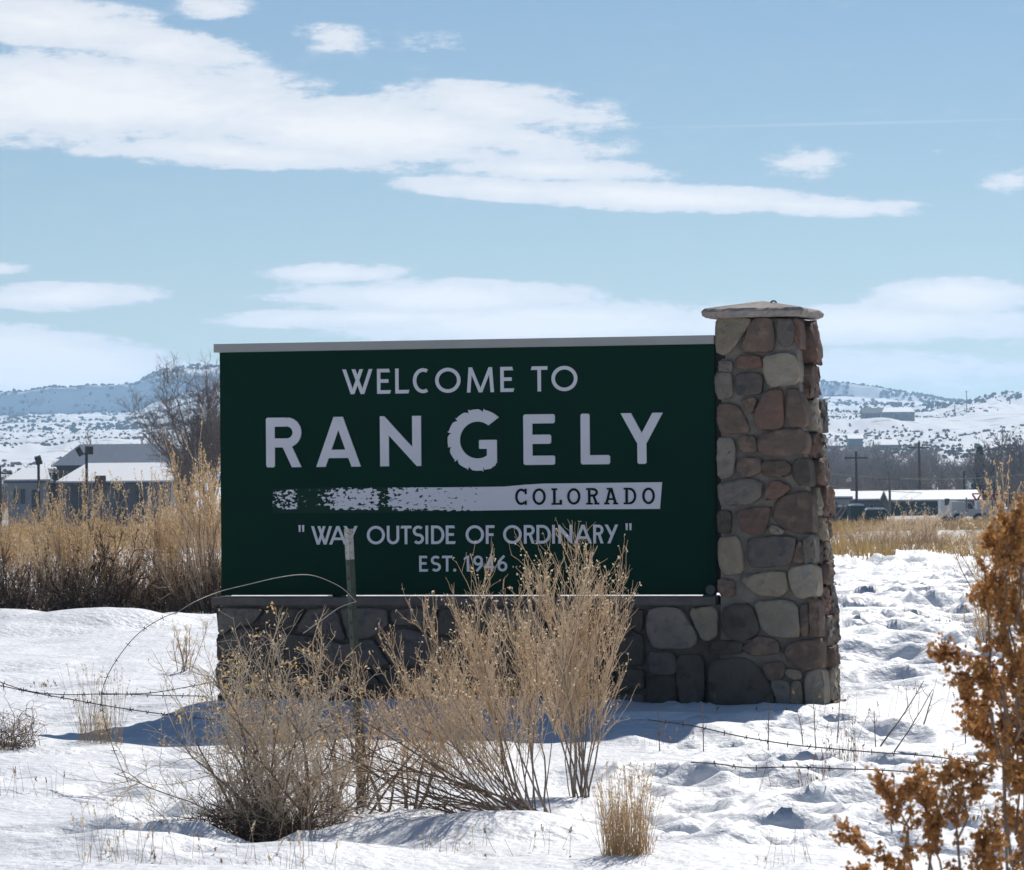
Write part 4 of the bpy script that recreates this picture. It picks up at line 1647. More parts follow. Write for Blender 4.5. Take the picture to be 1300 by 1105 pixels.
rusty(3, [[(1285, 1560), (1282, 1150), (1275, 850), (1270, 690)], [(1296, 1560), (1300, 1000), (1308, 760), (1300, 660)], [(1285, 1100), (1262, 900), (1252, 780), (1250, 722)],
          [(1280, 900), (1255, 850), (1222, 835), (1196, 832)], [(1284, 960), (1262, 905), (1235, 892), (1225, 885)], [(1286, 1010), (1270, 960), (1240, 985), (1200, 985)],
          [(1290, 860), (1275, 800), (1268, 750), (1285, 700)], [(1290, 1060), (1290, 980), (1262, 945), (1238, 930)], [(1296, 1150), (1300, 1080), (1285, 1040), (1280, 1030)],
          [(1290, 940), (1290, 880), (1280, 830), (1262, 815)], [(1296, 800), (1292, 730), (1280, 690), (1290, 655)], [(1292, 900), (1310, 820), (1320, 760), (1310, 700)],
          [(1288, 1000), (1275, 930), (1260, 870), (1248, 850)], [(1290, 1010), (1300, 940), (1300, 880), (1310, 820)], [(1290, 800), (1270, 770), (1262, 700), (1262, 690)],
          [(1300, 1100), (1305, 1000), (1290, 930), (1275, 900)], [(1310, 1000), (1300, 930), (1296, 870), (1288, 840)], [(1310, 900), (1306, 840), (1300, 790), (1290, 760)],
          [(1305, 1150), (1310, 1060), (1300, 1000), (1286, 985)], [(1285, 1000), (1270, 950), (1258, 925), (1232, 915)], [(1285, 920), (1268, 872), (1250, 860), (1226, 862)],
          [(1290, 830), (1278, 780), (1262, 760), (1250, 752)], [(1300, 760), (1298, 720), (1290, 690), (1282, 672)], [(1290, 1200), (1282, 1130), (1290, 1090), (1300, 1060)],
          [(1292, 970), (1282, 930), (1276, 890), (1262, 868)]], 9.0,
      'tall rusty brown leaved shrub rising along the right edge of the view')
rusty(7, [[(1190, 1600), (1180, 1250), (1160, 1080), (1135, 985)], [(1200, 1600), (1205, 1250), (1180, 1080), (1172, 975)], [(1235, 1600), (1232, 1200), (1215, 1060), (1208, 985)],
          [(1175, 1200), (1150, 1110), (1110, 1085), (1076, 1066)], [(1172, 1150), (1150, 1050), (1128, 1010), (1120, 995)], [(1215, 1150), (1222, 1040), (1230, 1005), (1240, 985)],
          [(1240, 1250), (1245, 1130), (1240, 1080), (1250, 1070)], [(1180, 1130), (1185, 1040), (1165, 1000), (1150, 1005)], [(1265, 1260), (1262, 1130), (1258, 1090), (1268, 1055)],
          [(1150, 1200), (1125, 1130), (1095, 1105), (1085, 1110)], [(1210, 1200), (1198, 1110), (1195, 1060), (1185, 1050)]], 8.6,
      'lower rusty brown leaved shrub at the bottom right corner with bare stems')


# ---- grass tufts and single stalks
def tuft(seed, n, h, r, lean=.12, w=.0022, heads=.5):
    rng = np.random.default_rng(seed)
    P = disc(rng, n, r)
    P[:, 2] -= .04
    bl = grow(rng, P, fan(rng, n, 0, lean * 2.0), h * (.22 + .85 * rng.random(n) ** 1.3), 4, .07, .0)
    parts = [segs(bl, w * .55, w * .25)]
    tips = bl[rng.random(n) < heads]
    fl = None
    if len(tips):
        q = np.concatenate([tips[:, -1], tips[:, -1] * .75 + tips[:, -2] * .25, tips[:, -1] * .5 + tips[:, -2] * .5])
        ax = np.tile(unit(tips[:, -1] - tips[:, -2]), (3, 1))
        fl = flakes('seed_heads', rng, q, .006, 2, .002, 3.2, ax)
    return tubes('blades', parts, 3), fl


def put_tuft(px, py, seed, n, h, r, label, mat='grass', group='dry grass tufts in the snow', **kw):
    b, fl = tuft(seed, n, h, r, **kw)
    ps = [('blades', b, PM[mat])]
    if fl:
        ps.append(('seed_heads', fl, PM['husk_tan' if mat != 'grass_red' else 'grass_red']))
    return plant('grass_tuft', ground_at(px, py), ps, label, 'grass tuft', group)


put_tuft(795, 1084, 41, 300, .41, .11, 'dense golden grass tuft at the foot of the pale shrubs', 'grass', lean=.12, w=.0026)
put_tuft(127, 943, 42, 170, .54, .15, 'tall thin straw grass tuft in the snow left of the wall shadow', 'grass_pale', lean=.13)
put_tuft(150, 1094, 43, 40, .34, .17, 'sparse pale grass tuft at the bottom left edge of the snow', 'grass_pale', lean=.16)
put_tuft(1072, 962, 44, 46, .33, .12, 'reddish stalky grass tuft by the wire right of the pillar', 'grass_red', lean=.08)
put_tuft(1034, 984, 45, 30, .22, .10, 'short reddish weed tuft between the two right hand wires', 'grass_red', lean=.12)
put_tuft(560, 1066, 46, 20, .24, .22, 'sparse straw sprigs in front of the leaning shrub', 'grass_pale', lean=.14)
put_tuft(370, 1098, 47, 24, .30, .22, 'thin grass sprigs below the gnarled shrub', 'grass_pale', lean=.14)
put_tuft(60, 872, 48, 60, .10, .12, 'low brown grass mound at the left in the snow', 'grass_red', lean=.4)
put_tuft(1000, 1095, 49, 16, .18, .14, 'few short straw sprigs at the bottom of the snow', 'grass_pale', lean=.2)
put_tuft(1215, 1048, 50, 26, .30, .20, 'thin arching pale grass behind the lower rusty shrub', 'grass_pale', lean=.28)
put_tuft(1085, 772, 51, 20, .42, .20, 'dry flower stalks in the snow just right of the pillar', 'grass_pale', lean=.12)
put_tuft(1170, 742, 52, 26, .30, .4, 'small dry sprigs beside the trampled snow track', 'grass_pale', lean=.2)
put_tuft(848, 950, 53, 24, .20, .2, 'small reddish sprigs below the right end of the wall', 'grass_red', lean=.2)
put_tuft(600, 985, 54, 60, .42, .3, 'straw grass growing under the leaning shrub', 'grass_pale', lean=.18)
put_tuft(255, 1095, 55, 12, .22, .25, 'few thin sprigs in the snow below the brown skirt of twigs', 'grass_red', lean=.18)
put_tuft(30, 1010, 56, 14, .22, .2, 'single thin sprigs in the open snow at the left edge', 'grass_red', lean=.25)
put_tuft(1225, 800, 57, 26, .35, .3, 'dry weeds on the snow bank near the right edge', 'grass_pale', lean=.22)
put_tuft(925, 1010, 59, 8, .30, .5, 'few single thin stalks between the lower wire and the pale tuft', 'grass_red', lean=.15)
put_tuft(960, 930, 60, 12, .26, .6, 'thin scattered stalks in the snow before the pillar foot', 'grass_red', lean=.12)
put_tuft(1130, 905, 61, 10, .30, .5, 'thin stalks in the snow above the slanting twigs', 'grass_red', lean=.18)
put_tuft(1195, 985, 62, 14, .26, .4, 'thin stalks in the snow between the wires and the rusty shrubs', 'grass_pale', lean=.2)
put_tuft(690, 1085, 58, 14, .16, .3, 'few short sprigs in the snow below the pale shrubs', 'grass_red', lean=.25)

STALK = ['straight dark weed stalk standing just left of the pillar foot', 'straight dark stalk in front of the middle of the pillar foot', 'straight dark stalk in front of the right corner of the pillar foot',
         'leftmost dark weed stalk, close beside the pale shrubs', 'short upright dark stub at the foot of the slanting twigs', 'lone dark stalk near the rusty shrub, rightmost of the stalks',
         'tallest dark stalk, rising out of the reddish tuft and leaning right', 'dark stalk leaning left between the two in front of the pillar foot']
for i, (px, py, ty, dx) in enumerate(((893, 950, 893, 0), (975, 957, 895, 1), (1036, 958, 890, 0), (838, 952, 902, -2), (1112, 940, 903, -3), (1226, 944, 905, 0), (1062, 950, 880, 6), (1020, 965, 910, -3))):
    rng = np.random.default_rng(70 + i)
    g = ground_at(px, py, .03)
    top = at(px + dx, ty, g.y) - g
    L_ = top.length
    st = grow(rng, [[0, 0, 0]], [list(top)], L_, 6, .03, 0)
    p1, d1, _, _ = kids(rng, st, 7, .35, 1, .3, .7, .1)
    b1 = grow(rng, p1, d1, rng.uniform(.02, .07, len(p1)), 2, .15, .05)
    plant('weed_stalk', g, [('stalk', tubes('stalk', [segs(st, .0035, .002), segs(b1, .0012, .0008)], 4), PM['stem_brown'])],
          STALK[i], 'weed', 'dark weed stalks along the wire')
for i, (px, py, tx, ty, r0) in enumerate(((1112, 938, 1162, 862, .006), (1126, 940, 1192, 868, .005), (1168, 938, 1201, 884, .006))):
    rng = np.random.default_rng(90 + i)
    g = ground_at(px, py, .04)
    top = at(tx, ty, g.y + .3) - g
    st = grow(rng, [[0, 0, 0]], [list(top)], top.length, 7, .06, .01)
    p1, d1, _, _ = kids(rng, st, 5, .3, .9, .3, .8, .1)
    b1 = grow(rng, p1, d1, rng.uniform(.05, .16, len(p1)), 3, .12, .05)
    plant('bare_twig', g, [('branch', tubes('branch', [segs(st, r0, .0022), segs(b1, .002, .001)], 5), PM['stem_brown'])],
          ('thick bare twig slanting right beside a broken stub', 'long thin bare twig bent over to the right in the snow', 'short bare twig slanting right nearest the rusty shrub')[i], 'twig', 'bare twigs right of the pillar')

# tangled ball of twigs at the left edge, and a small feathery weed by the wall's left end
rng = np.random.default_rng(61)
n = 60
P = disc(rng, n, .18)
st = grow(rng, P, fan(rng, n, .2, 1.3), rng.uniform(.2, .42, n), 8, .45, .02)
p1, d1, _, _ = kids(rng, st, 7, .2, 1, .5, 1.4)
b1 = grow(rng, p1, d1, rng.uniform(.04, .14, len(p1)), 4, .45, 0)
plant('tangled_shrub', ground_at(8, 950, .02), [('stems', tubes('stems', [segs(st, .003, .0014), segs(b1, .0015, .001)], 3), PM['stem_brown']), ('husks', flakes('husks', rng, b1[:, -1], .008, 1, .004), PM['husk_tan'])],
      'tangled ball of brown twigs at the left edge of the snow', 'shrub')
s, t, f = tall_shrub(64, 9, .52, .05, .45, (0, 0), rbase=.06, ntw=7, husks=.35)
plant('feathery_weed', ground_at(232, 850, .02), [('stems', s, PM['stem_grey']), ('twigs', t, PM['twig_tan']), ('husks', f, PM['husk_tan'])],
      'feathery tan weed in the snow beside the left end of the wall', 'weed')


# ---- shrubs behind: tan rabbitbrush at the left, grey sage under it, pale shrubs at the right
def far_shrub(seed, n, h, spread, flake=.035, per=5, ntw=12, thick=1.0, wander=.13, up=.05, kt=.30):
    rng = np.random.default_rng(seed)
    P = disc(rng, n, h * .14)
    P[:, 2] -= .1
    st = grow(rng, P, fan(rng, n, .03, spread), h * rng.uniform(.42, 1.02, n), 7, wander, up)
    p1, d1, t, _ = kids(rng, st, ntw, kt, 1.0, .25, .9, .12)
    b1 = grow(rng, p1, d1, h * rng.uniform(.08, .26, len(p1)), 4, .16, .08)
    hi = b1[b1[:, -1][:, 2] > h * .38]
    ends = np.concatenate([hi[:, -1], hi[:, -2], hi[:, -3][::2]])
    return (tubes('stems', [segs(st, .009 * thick, .004 * thick)], 4), tubes('twigs', [segs(b1, .0045 * thick, .0025 * thick)], 3),
            flakes('husks', rng, ends, flake, per, flake * .9, 1.6))


protoT = []
for k in range(4):
    s, t, f = far_shrub(100 + k, 30, 1.0, .62 + .13 * k, .010, 6, 14, .5, .16 + .02 * k)
    protoT.append((s, t, f))
protoS = []
for k in range(3):
    rng = np.random.default_rng(140 + k)
    n = 60
    st = grow(rng, disc(rng, n, .22), fan(rng, n, .1, 1.25), rng.uniform(.4, 1.0, n), 6, .25, .05)
    p1, d1, _, _ = kids(rng, st, 12, .2, 1, .3, 1.0, .08)
    b1 = grow(rng, p1, d1, rng.uniform(.08, .26, len(p1)), 4, .25, .03)
    protoS.append((tubes('stems', [segs(st, .012, .005)], 4), tubes('twigs', [segs(b1, .0055, .003)], 3), flakes('leaves', rng, b1[:, -1][::2], .028, 2, .02)))


def shrub_copy(protos, k, loc, sc, rz, name, mats, label, cat, group):
    s, t, f = protos[k]
    key = (id(protos), k, tuple(mats))
    o = empty(name, loc, rz, label=label, cat=cat, group=group)
    o.scale = sc
    for pn, me, mt in (('stems', s, mats[0]), ('twigs', t, mats[1]), ('husks' if protos is not protoS else 'leaves', f, mats[2])):
        me2 = MESHCACHE.get((me.name, mt))
        if me2 is None:
            me2 = me.copy()
            me2.materials.clear()
            me2.materials.append(PM[mt])
            MESHCACHE[(me.name, mt)] = me2
        c = bpy.data.objects.new(pn, me2)
        COL.objects.link(c)
        c.parent = o
        if pn in ('twigs', 'husks', 'leaves', 'crown'):
            c['kind'] = 'stuff'
    return o


MESHCACHE = {}
rr = random.Random(77)
# left group, about 46 m away: (px of the foot, py of the tip, width factor, material)
LEFT = [(2, 650, 1.3, 'husk_orange', 'rounded tan bush at the left edge behind the snow rim'), (20, 628, .55, 'husk_orange', 'narrow rust tinged plume rising from the bush at the left edge'),
        (48, 655, 1.2, 'husk_tan', 'low spreading straw bush below the small pale house'), (74, 596, .5, 'husk_orange', 'slim tan plume between the single floodlight and the floodlight pole'),
        (95, 640, 1.2, 'husk_orange', 'rounded orange tan bush under the floodlight pole'), (132, 628, 1.0, 'husk_orange', 'bushy orange tan shrub just right of the floodlight pole'),
        (158, 655, 1.3, 'husk_tan', 'wide pale bush in the middle of the left thicket'), (186, 606, .8, 'husk_tan', 'tall tan shrub in front of the right end of the long snowy roof'),
        (212, 578, .6, 'husk_orange', 'narrow plume like tan shrub near the left end of the sign'), (236, 612, 1.1, 'husk_tan', 'broad tan shrub between the two tall plumes by the sign'),
        (262, 554, .85, 'husk_orange', 'tallest tan shrub close against the left edge of the sign'), (296, 600, 1.0, 'husk_tan', 'tan shrub partly hidden behind the sign panel')]
for i, (px, ty, wf, mt, lab) in enumerate(LEFT):
    Y = 50.5 + rr.uniform(-1, 4)
    g = on_ground(px, Y, .05)
    h = (at(px, ty, Y).z - g.z)
    shrub_copy(protoT, i % 4, g, (h * .72 * wf, h * .72 * wf, h * (1.02 + .34 * rr.random())), rr.uniform(0, 6), 'tan_shrub', ('stem_brown', 'twig_tan', mt), lab, 'shrub', 'tan shrubs behind the left snow rim')
for i, (px, ty) in enumerate([(-8, 705), (28, 728), (66, 698), (104, 722), (138, 684), (176, 735), (205, 705), (248, 722), (276, 696), (90, 742), (165, 738), (10, 745), (225, 745)]):
    Y = 49.2 + rr.uniform(-.9, 2.0)
    g = on_ground(px, Y, .10)
    h = (at(px, ty, Y).z - g.z)
    wv = (.8, 1.15, .7, 1.3, .85, 1.0)[i % 6]
    shrub_copy(protoS, i % 3, g, (h * wv * 1.1, h * .8 * wv, h * 1.30), rr.uniform(0, 6), 'sage_shrub', ('stem_dark', 'stem_dark', 'sage'), 'dark brown twiggy low shrub in the thicket under the tan shrubs', 'shrub', 'dark low shrubs in the left thicket')
# right: pale wide shrubs at the edge of the field
RIGHT = [(1100, 660, 1.25, 'husk_tan', 88), (1135, 648, 1.3, 'husk_tan', 87), (1168, 640, 1.45, 'twig_tan', 86), (1208, 676, 1.5, 'twig_tan', 88), (1240, 676, 1.6, 'husk_orange', 90), (1270, 676, 1.6, 'husk_orange', 92), (1150, 665, 1.2, 'husk_tan', 85.5), (1190, 668, 1.3, 'husk_tan', 85.5),
         (1085, 668, 1.3, 'husk_tan', 84.5), (1118, 660, 1.4, 'twig_tan', 84.5), (1228, 672, 1.4, 'husk_tan', 86), (1258, 662, 1.4, 'husk_orange', 87), (1282, 655, 1.3, 'husk_orange', 86), (1176, 655, 1.5, 'twig_tan', 88),
         (1072, 668, 1.1, 'husk_gold', 96), (1060, 672, 1.1, 'husk_orange', 100), (1290, 640, 1.3, 'husk_orange', 88)]
for i, (px, ty, wf, mt, Y) in enumerate(RIGHT):
    g = on_ground(px, Y, .05)
    h = (at(px, ty, Y).z - g.z)
    shrub_copy(protoT, (i + 1) % 4, g, (h * .85 * wf, h * .85 * wf, h * 1.30), rr.uniform(0, 6), 'tan_shrub', ('stem_brown', 'twig_tan', mt), 'orange tan low shrub at the far edge of the snow right of the pillar' if mt in ('husk_orange', 'husk_gold') else 'pale straw coloured wide shrub at the far edge of the snow right of the pillar', 'shrub', 'orange tan shrubs at the field edge' if mt in ('husk_orange', 'husk_gold') else 'pale shrubs at the field edge right of the pillar')
g = on_ground(1298, 44, .05)
h = at(1285, 578, 44).z - g.z
shrub_copy(protoT, 2, g, (h * .62, h * .62, h * 1.32), 1.0, 'tan_shrub', ('stem_brown', 'twig_tan', 'husk_orange'), 'tall orange tan shrub at the right edge above the rusty bush', 'shrub', None)
g = on_ground(1270, 46, .05)
shrub_copy(protoT, 0, g, (1.5, 1.3, 1.45), 3.0, 'tan_shrub', ('stem_brown', 'twig_tan', 'husk_tan'), 'wide pale tan shrub behind the top of the rusty bush at the right edge', 'shrub', None)
g = on_ground(1250, 40, .05)
shrub_copy(protoT, 1, g, (.6, .6, .62), 2.0, 'tan_shrub', ('stem_brown', 'twig_tan', 'husk_tan'), 'small dry shrub on the snow bank left of the rusty bush', 'shrub', None)
# shrubs scattered through the field beyond
for i in range(74):
    side = i % 2
    px = rr.uniform(-20, 275) if side else rr.uniform(1050, 1310)
    Y = rr.uniform(98, 240)
    g = on_ground(px, Y, .05)
    h = rr.uniform(.5, 1.05)
    if not side:
        h = max(.22, min(h, EYE - (54 if px > 1190 else 54) / F * Y - g.z))
    shrub_copy(protoT, i % 4, g, (h * 1.25, h * 1.25, h), rr.uniform(0, 6), 'field_shrub', ('stem_brown', 'twig_tan', rr.choice(['husk_tan', 'husk_orange', 'husk_orange', 'husk_gold'])),
               'low tan brush clump out in the dry field', 'shrub', 'brush clumps in the dry field')

# dry grass across the field
rng = np.random.default_rng(9)
n = 90000
Y = 74 + (330 - 74) * rng.random(n) ** 1.6
xx = (rng.uniform(-80, 1380, n) - 650) / F * Y
keepg = (fbm(xx * .12, Y * .05, 5, 3) > -.28) & (Y > 88 + 20 * fbm(xx * .35, Y * .08, 25, 3))
xx, Y = xx[keepg], Y[keepg]
n = len(xx)
zz = ground_z(xx, Y) - .05
hh = rng.uniform(.25, .62, n) * (.75 + .5 * fbm(xx * .1, Y * .06, 15, 2))
hh *= np.where(xx / Y * F + 650 > 1185, .9, 1.0)
a = rng.uniform(0, PI, n)
w = .014 + .00010 * Y
dx, dy = np.cos(a) * w, np.sin(a) * w
lx, ly = rng.normal(0, .12, n) * hh * 2, rng.normal(0, .12, n) * hh * 2
Vg = np.stack([np.stack([xx - dx, Y - dy, zz], 1), np.stack([xx + dx, Y + dy, zz], 1), np.stack([xx + lx, Y + ly, zz + hh], 1)], 1).reshape(-1, 3)
add('field_grass', mesh_np('field_grass', Vg, np.arange(3 * n).reshape(-1, 3)), leaf_mat('field_grass', (.46, .31, .13), (.36, .24, .11), scale=.3, trans=.4), label='dry straw coloured grass covering the field beyond the snow', cat='grass', kind='stuff')

# ------------------------------------------------------------------ bare trees, firs and junipers
def bare_tree(seed, h, n1=9, spread=.75, tr=.14, tw=.03, dens=1.0):
    rng = np.random.default_rng(seed)
    tk = grow(rng, [[0, 0, -.5]], [[rng.normal(0, .06), rng.normal(0, .06), 1]], h * .42 + .5, 4, .06, .1)
    trunk = [segs(tk, tr, tr * .62)]
    p, d, t, _ = kids(rng, tk, n1, .35, 1.0, .2, spread, .35)
    lb = grow(rng, p, d, h * rng.uniform(.34, .62, len(p)), 6, .13, .10)
    trunk.append(segs(lb, tr * .5, tr * .14))
    p, d, t, _ = kids(rng, lb, int(8 * dens), .2, 1.0, .3, .85, .12)
    b1 = grow(rng, p, d, h * rng.uniform(.12, .26, len(p)), 4, .16, .06)
    p, d, t, _ = kids(rng, b1, int(9 * dens), .15, 1.0, .3, .9, .08)
    b2 = grow(rng, p, d, h * rng.uniform(.045, .12, len(p)), 3, .2, .03)
    cr_ = [segs(b1, tw, tw * .55), segs(b2, tw * .55, tw * .33)]
    if dens > 1.2:
        p, d, t, _ = kids(rng, b2, 4, .2, 1.0, .3, .9, .05)
        b3 = grow(rng, p, d, h * rng.uniform(.02, .055, len(p)), 2, .2, .02)
        cr_.append(segs(b3, tw * .36, tw * .25))
    return tubes('trunk', trunk, 5), tubes('crown', cr_, 3)


TREES = [bare_tree(200 + k, 10.0, 9 + k % 3, .7 + .12 * (k % 4), .16, .045, 1.0) for k in range(6)]


def tree_copy(k, loc, sc, rz, mt, label, group, name='bare_tree'):
    o = empty(name, loc, rz, label=label, cat='tree', group=group)
    o.scale = sc
    for pn, me, m_ in (('trunk', TREES[k][0], 'trunk'), ('crown', TREES[k][1], mt)):
        key = (me.name, m_)
        me2 = MESHCACHE.get(key)
        if me2 is None:
            me2 = me.copy()
            me2.materials.clear()
            me2.materials.append(PM[m_])
            MESHCACHE[key] = me2
        c = bpy.data.objects.new(pn, me2)
        COL.objects.link(c)
        c.parent = o
        if pn in ('twigs', 'husks', 'leaves', 'crown'):
            c['kind'] = 'stuff'
    return o


def put_tree(px, ty, Y, wf, mt, label, group, base=None):
    x = at(px, 600, Y).x
    z = gz(x, Y) if Y < 820 else max(gz(x, Y), hill_z(x, Y))
    h = at(px, ty, Y).z - z
    return tree_copy(rr.randrange(6), (x, Y, z - .2), (h / 10 * wf, h / 10 * wf, h / 10), rr.uniform(0, 6), mt, label, group)


# the big grey tree whose limbs show left of the sign
tk, cr = bare_tree(311, 12.0, 17, 1.15, .15, .019, 1.55)
bx_, by_ = at(268, 600, 250).x, 250
zt_ = at(260, 464, 250).z
bt = empty('bare_tree', (bx_, by_, gz(bx_, by_) - .2), 1.0, label='large bare grey tree whose limbs fan out left of the sign', cat='tree')
_k = (zt_ - gz(bx_, by_)) / 11.4
bt.scale = (_k * 1.1, _k * 1.1, _k)
add('trunk', tk, PM['tree'], bt)
add('crown', cr, PM['tree_warm'], bt)
put_tree(228, 520, 265, 1.0, 'tree', 'smaller bare grey tree left of the large one, over the snowy roof', None)
put_tree(150, 548, 430, 1.2, 'tree_warm', 'reddish bare tree rising behind the long snowy roof', None)
for px, ty, Y in ((-10, 592, 520), (14, 600, 540), (34, 590, 560), (60, 596, 600), (82, 585, 620), (118, 572, 560), (180, 552, 480), (205, 548, 470), (135, 566, 640), (172, 566, 660), (48, 604, 500), (2, 606, 480)):
    put_tree(px, ty, Y, 1.25, 'tree', 'grey bare tree in the belt behind the houses at the left', 'bare trees behind the left houses')
for i in range(96):
    px = rr.uniform(1035, 1315)
    Y = 470 + 420 * rr.random()
    d = (Y - 470) / 420
    ty = 606 - 34 * d + rr.uniform(-9, 12)
    put_tree(px, ty, Y, rr.uniform(1.1, 1.6), rr.choice(['tree', 'tree', 'tree_warm']), 'grey bare tree in the valley belt right of the pillar', 'bare trees in the valley right of the pillar')
for i in range(22):
    put_tree(rr.uniform(1030, 1180), rr.uniform(560, 572), rr.uniform(900, 1080), 1.3, 'tree', 'grey bare tree in the valley belt right of the pillar', 'bare trees in the valley right of the pillar')
for px, ty, Y, wf, _lab in ((1272, 540, 560, 1.2, 'tallest bare tree of the clump by the dark firs'), (1260, 552, 530, 1.3, 'bare tree just left of the tallest one in the clump'), (1286, 548, 580, 1.2, 'bare tree just right of the tallest one in the clump'), (1251, 568, 560, 1.1, 'lowest bare tree of the clump, rising behind the dark firs'), (1280, 566, 540, 1.2, 'bare tree in front of the tallest one in the clump'), (1297, 560, 560, 1.2, 'bare tree of the clump closest to the right edge')):
    put_tree(px, ty, Y, wf, 'tree', _lab, 'tall bare trees beside the firs')
for px, ty, Y in ((1046, 528, 1960), (1054, 531, 1955), (1064, 530, 1950), (1074, 533, 1960), (1082, 536, 1955)):
    put_tree(px, ty, Y, 1.6, 'tree', 'distant bare tree on the bench left of the brown building', 'distant bare trees by the bench building')


def fir(seed, h, r):
    rng = np.random.default_rng(seed)
    n = 1500
    t = rng.random(n) ** .8
    a = rng.uniform(0, 2 * PI, n)
    q = r * (1 - t) ** .8 * rng.uniform(.35, 1.05, n) * (1 + .2 * np.sin(t * 40))
    P = np.stack([np.cos(a) * q, np.sin(a) * q, h * (.08 + .92 * t) - q * .25], 1)
    ax = unit(np.stack([np.cos(a), np.sin(a), np.full(n, -.4)], 1))
    return flakes('foliage', rng, P, h * .055, 2, h * .01, 1.7, ax), tubes('trunk', [segs(np.array([[[0, 0, -.4], [0, 0, h * .5], [0, 0, h * .97]]]), h * .02, h * .004)], 6)


for i, (px, ty, Y, w_, lab) in enumerate(((1244, 570, 545, .15, 'dark fir standing left of the tall bare clump at the right'), (1257, 592, 535, .15, 'smaller dark fir directly right of the larger fir'))):
    x = at(px, 600, Y).x
    h = at(px, ty, Y).z - gz(x, Y)
    fo, tk = fir(400 + i, h, h * w_)
    plant('fir_tree', (x, Y, gz(x, Y)), [('foliage', fo, PM['fir']), ('trunk', tk, PM['trunk'])], lab, 'tree', 'dark firs among the bare trees')


def ico():
    p = (1 + 5 ** .5) / 2
    v = np.array([(-1, p, 0), (1, p, 0), (-1, -p, 0), (1, -p, 0), (0, -1, p), (0, 1, p), (0, -1, -p), (0, 1, -p), (p, 0, -1), (p, 0, 1), (-p, 0, -1), (-p, 0, 1)], float)
    f = np.array([(0, 11, 5), (0, 5, 1), (0, 1, 7), (0, 7, 10), (0, 10, 11), (1, 5, 9), (5, 11, 4), (11, 10, 2), (10, 7, 6), (7, 1, 8), (3, 9, 4), (3, 4, 2), (3, 2, 6), (3, 6, 8), (3, 8, 9), (4, 9, 5), (2, 4, 11), (6, 2, 10), (8, 6, 7), (9, 8, 1)])
    return unit(v), f


IV, IF = ico()


def scrub(name, seed, n, y0, y1, smin, smax, thresh, mat, label, pxr=((-60, 300), (1020, 1340), (-400, 1700)), sc=.02):
    rng = np.random.default_rng(seed)
    Vs, Fs = [], []
    c = 0
    tries = 0
    while c < n and tries < n * 12:
        tries += 1
        a, b = pxr[c % 3]
        px = rng.uniform(a, b)
        Y = rng.uniform(y0, y1)
        x = (px - 650) / F * Y
        if float(fbm(np.array([x * sc]), np.array([Y * sc * .6]), seed, 3)[0]) < thresh:
            continue
        z = max(hill_z(x, Y), gz(x, Y)) if Y > 830 else gz(x, Y)
        s = rng.uniform(smin, smax)
        v = IV * (1 + rng.uniform(-.3, .3, (12, 1))) * np.array([s, s, s * rng.uniform(.7, 1.25)]) + np.array([x, Y, z + s * .35])
        Vs.append(v)
        Fs.append(IF + 12 * c)
        c += 1
    return add(name, mesh_np(name, np.concatenate(Vs), np.concatenate(Fs)), mat, label=label, cat='scrub', kind='stuff')


scrub('juniper_scrub', 501, 2200, 3780, 4130, .8, 2.3, .02, PM['juniper'], 'dark junipers dotted over the far snowy mesas')
scrub('juniper_scrub', 502, 3000, 2600, 3780, .5, 2.0, .12, PM['juniper'], 'dark junipers scattered on the foothills below the mesas', sc=.012)
scrub('slope_brush', 503, 4500, 1150, 2700, .25, .85, .04, PM['trunk'], 'low dark brush speckling the nearer snowy slopes', sc=.016)

# ------------------------------------------------------------------ buildings, poles, vehicles
BM = {
    'wall_white': mk('wall_pale', (.42, .42, .42), (.36, .36, .37), scale=.6, rough=.9),
    'wall_grey': mk('wall_grey', (.20, .20, .215), (.16, .16, .18), scale=.6, rough=.9),
    'wall_brown': mk('wall_brown', (.17, .085, .06), (.13, .07, .05), scale=.3, rough=.9),
    'wall_tan': mk('wall_tan', (.23, .16, .13), (.19, .135, .11), scale=.3, rough=.9),
    'roof_blue': mk('roof_blue_metal', (.055, .105, .185), (.045, .085, .15), scale=.6, rough=.5, stretch=(4, .4, 1)),
    'roof_dark': mk('roof_dark', (.09, .08, .085), (.13, .115, .115), scale=1.2, rough=.9),
    'dark': mk('window_dark', (.02, .022, .026), (.035, .035, .04), scale=1, rough=.25, spec=.5),
    'green': mk('green_metal', (.012, .062, .045), (.018, .05, .04), scale=.8, rough=.6),
    'green_dark': mk('green_dark_metal', (.010, .035, .03), (.014, .028, .026), scale=.8, rough=.6),
    'white_paint': mk('white_paint', (.74, .75, .76), (.66, .67, .69), scale=1, rough=.35, spec=.5),
    'rust_red': mk('red_paint', (.42, .035, .055), (.32, .03, .045), scale=1, rough=.5),
    'glass': mk('windscreen', (.06, .12, .14), (.10, .17, .19), scale=1, rough=.08, spec=.8),
    'tyre': mk('tyre', (.018, .018, .018), (.03, .028, .026), scale=4, rough=.9),
    'pole': mk('pole_wood', (.075, .062, .055), (.11, .09, .078), scale=2, rough=.95),
    'pole_pale': mk('pole_pale', (.24, .21, .19), (.30, .27, .24), scale=2, rough=.95),
    'black': mk('black_metal', (.018, .018, .02), (.03, .03, .032), scale=2, rough=.6),
    'snow': snow_m,
}


def X(px, Y):
    return at(px, 605, Y).x


def Z(px, py, Y):
    return at(px, py, Y).z


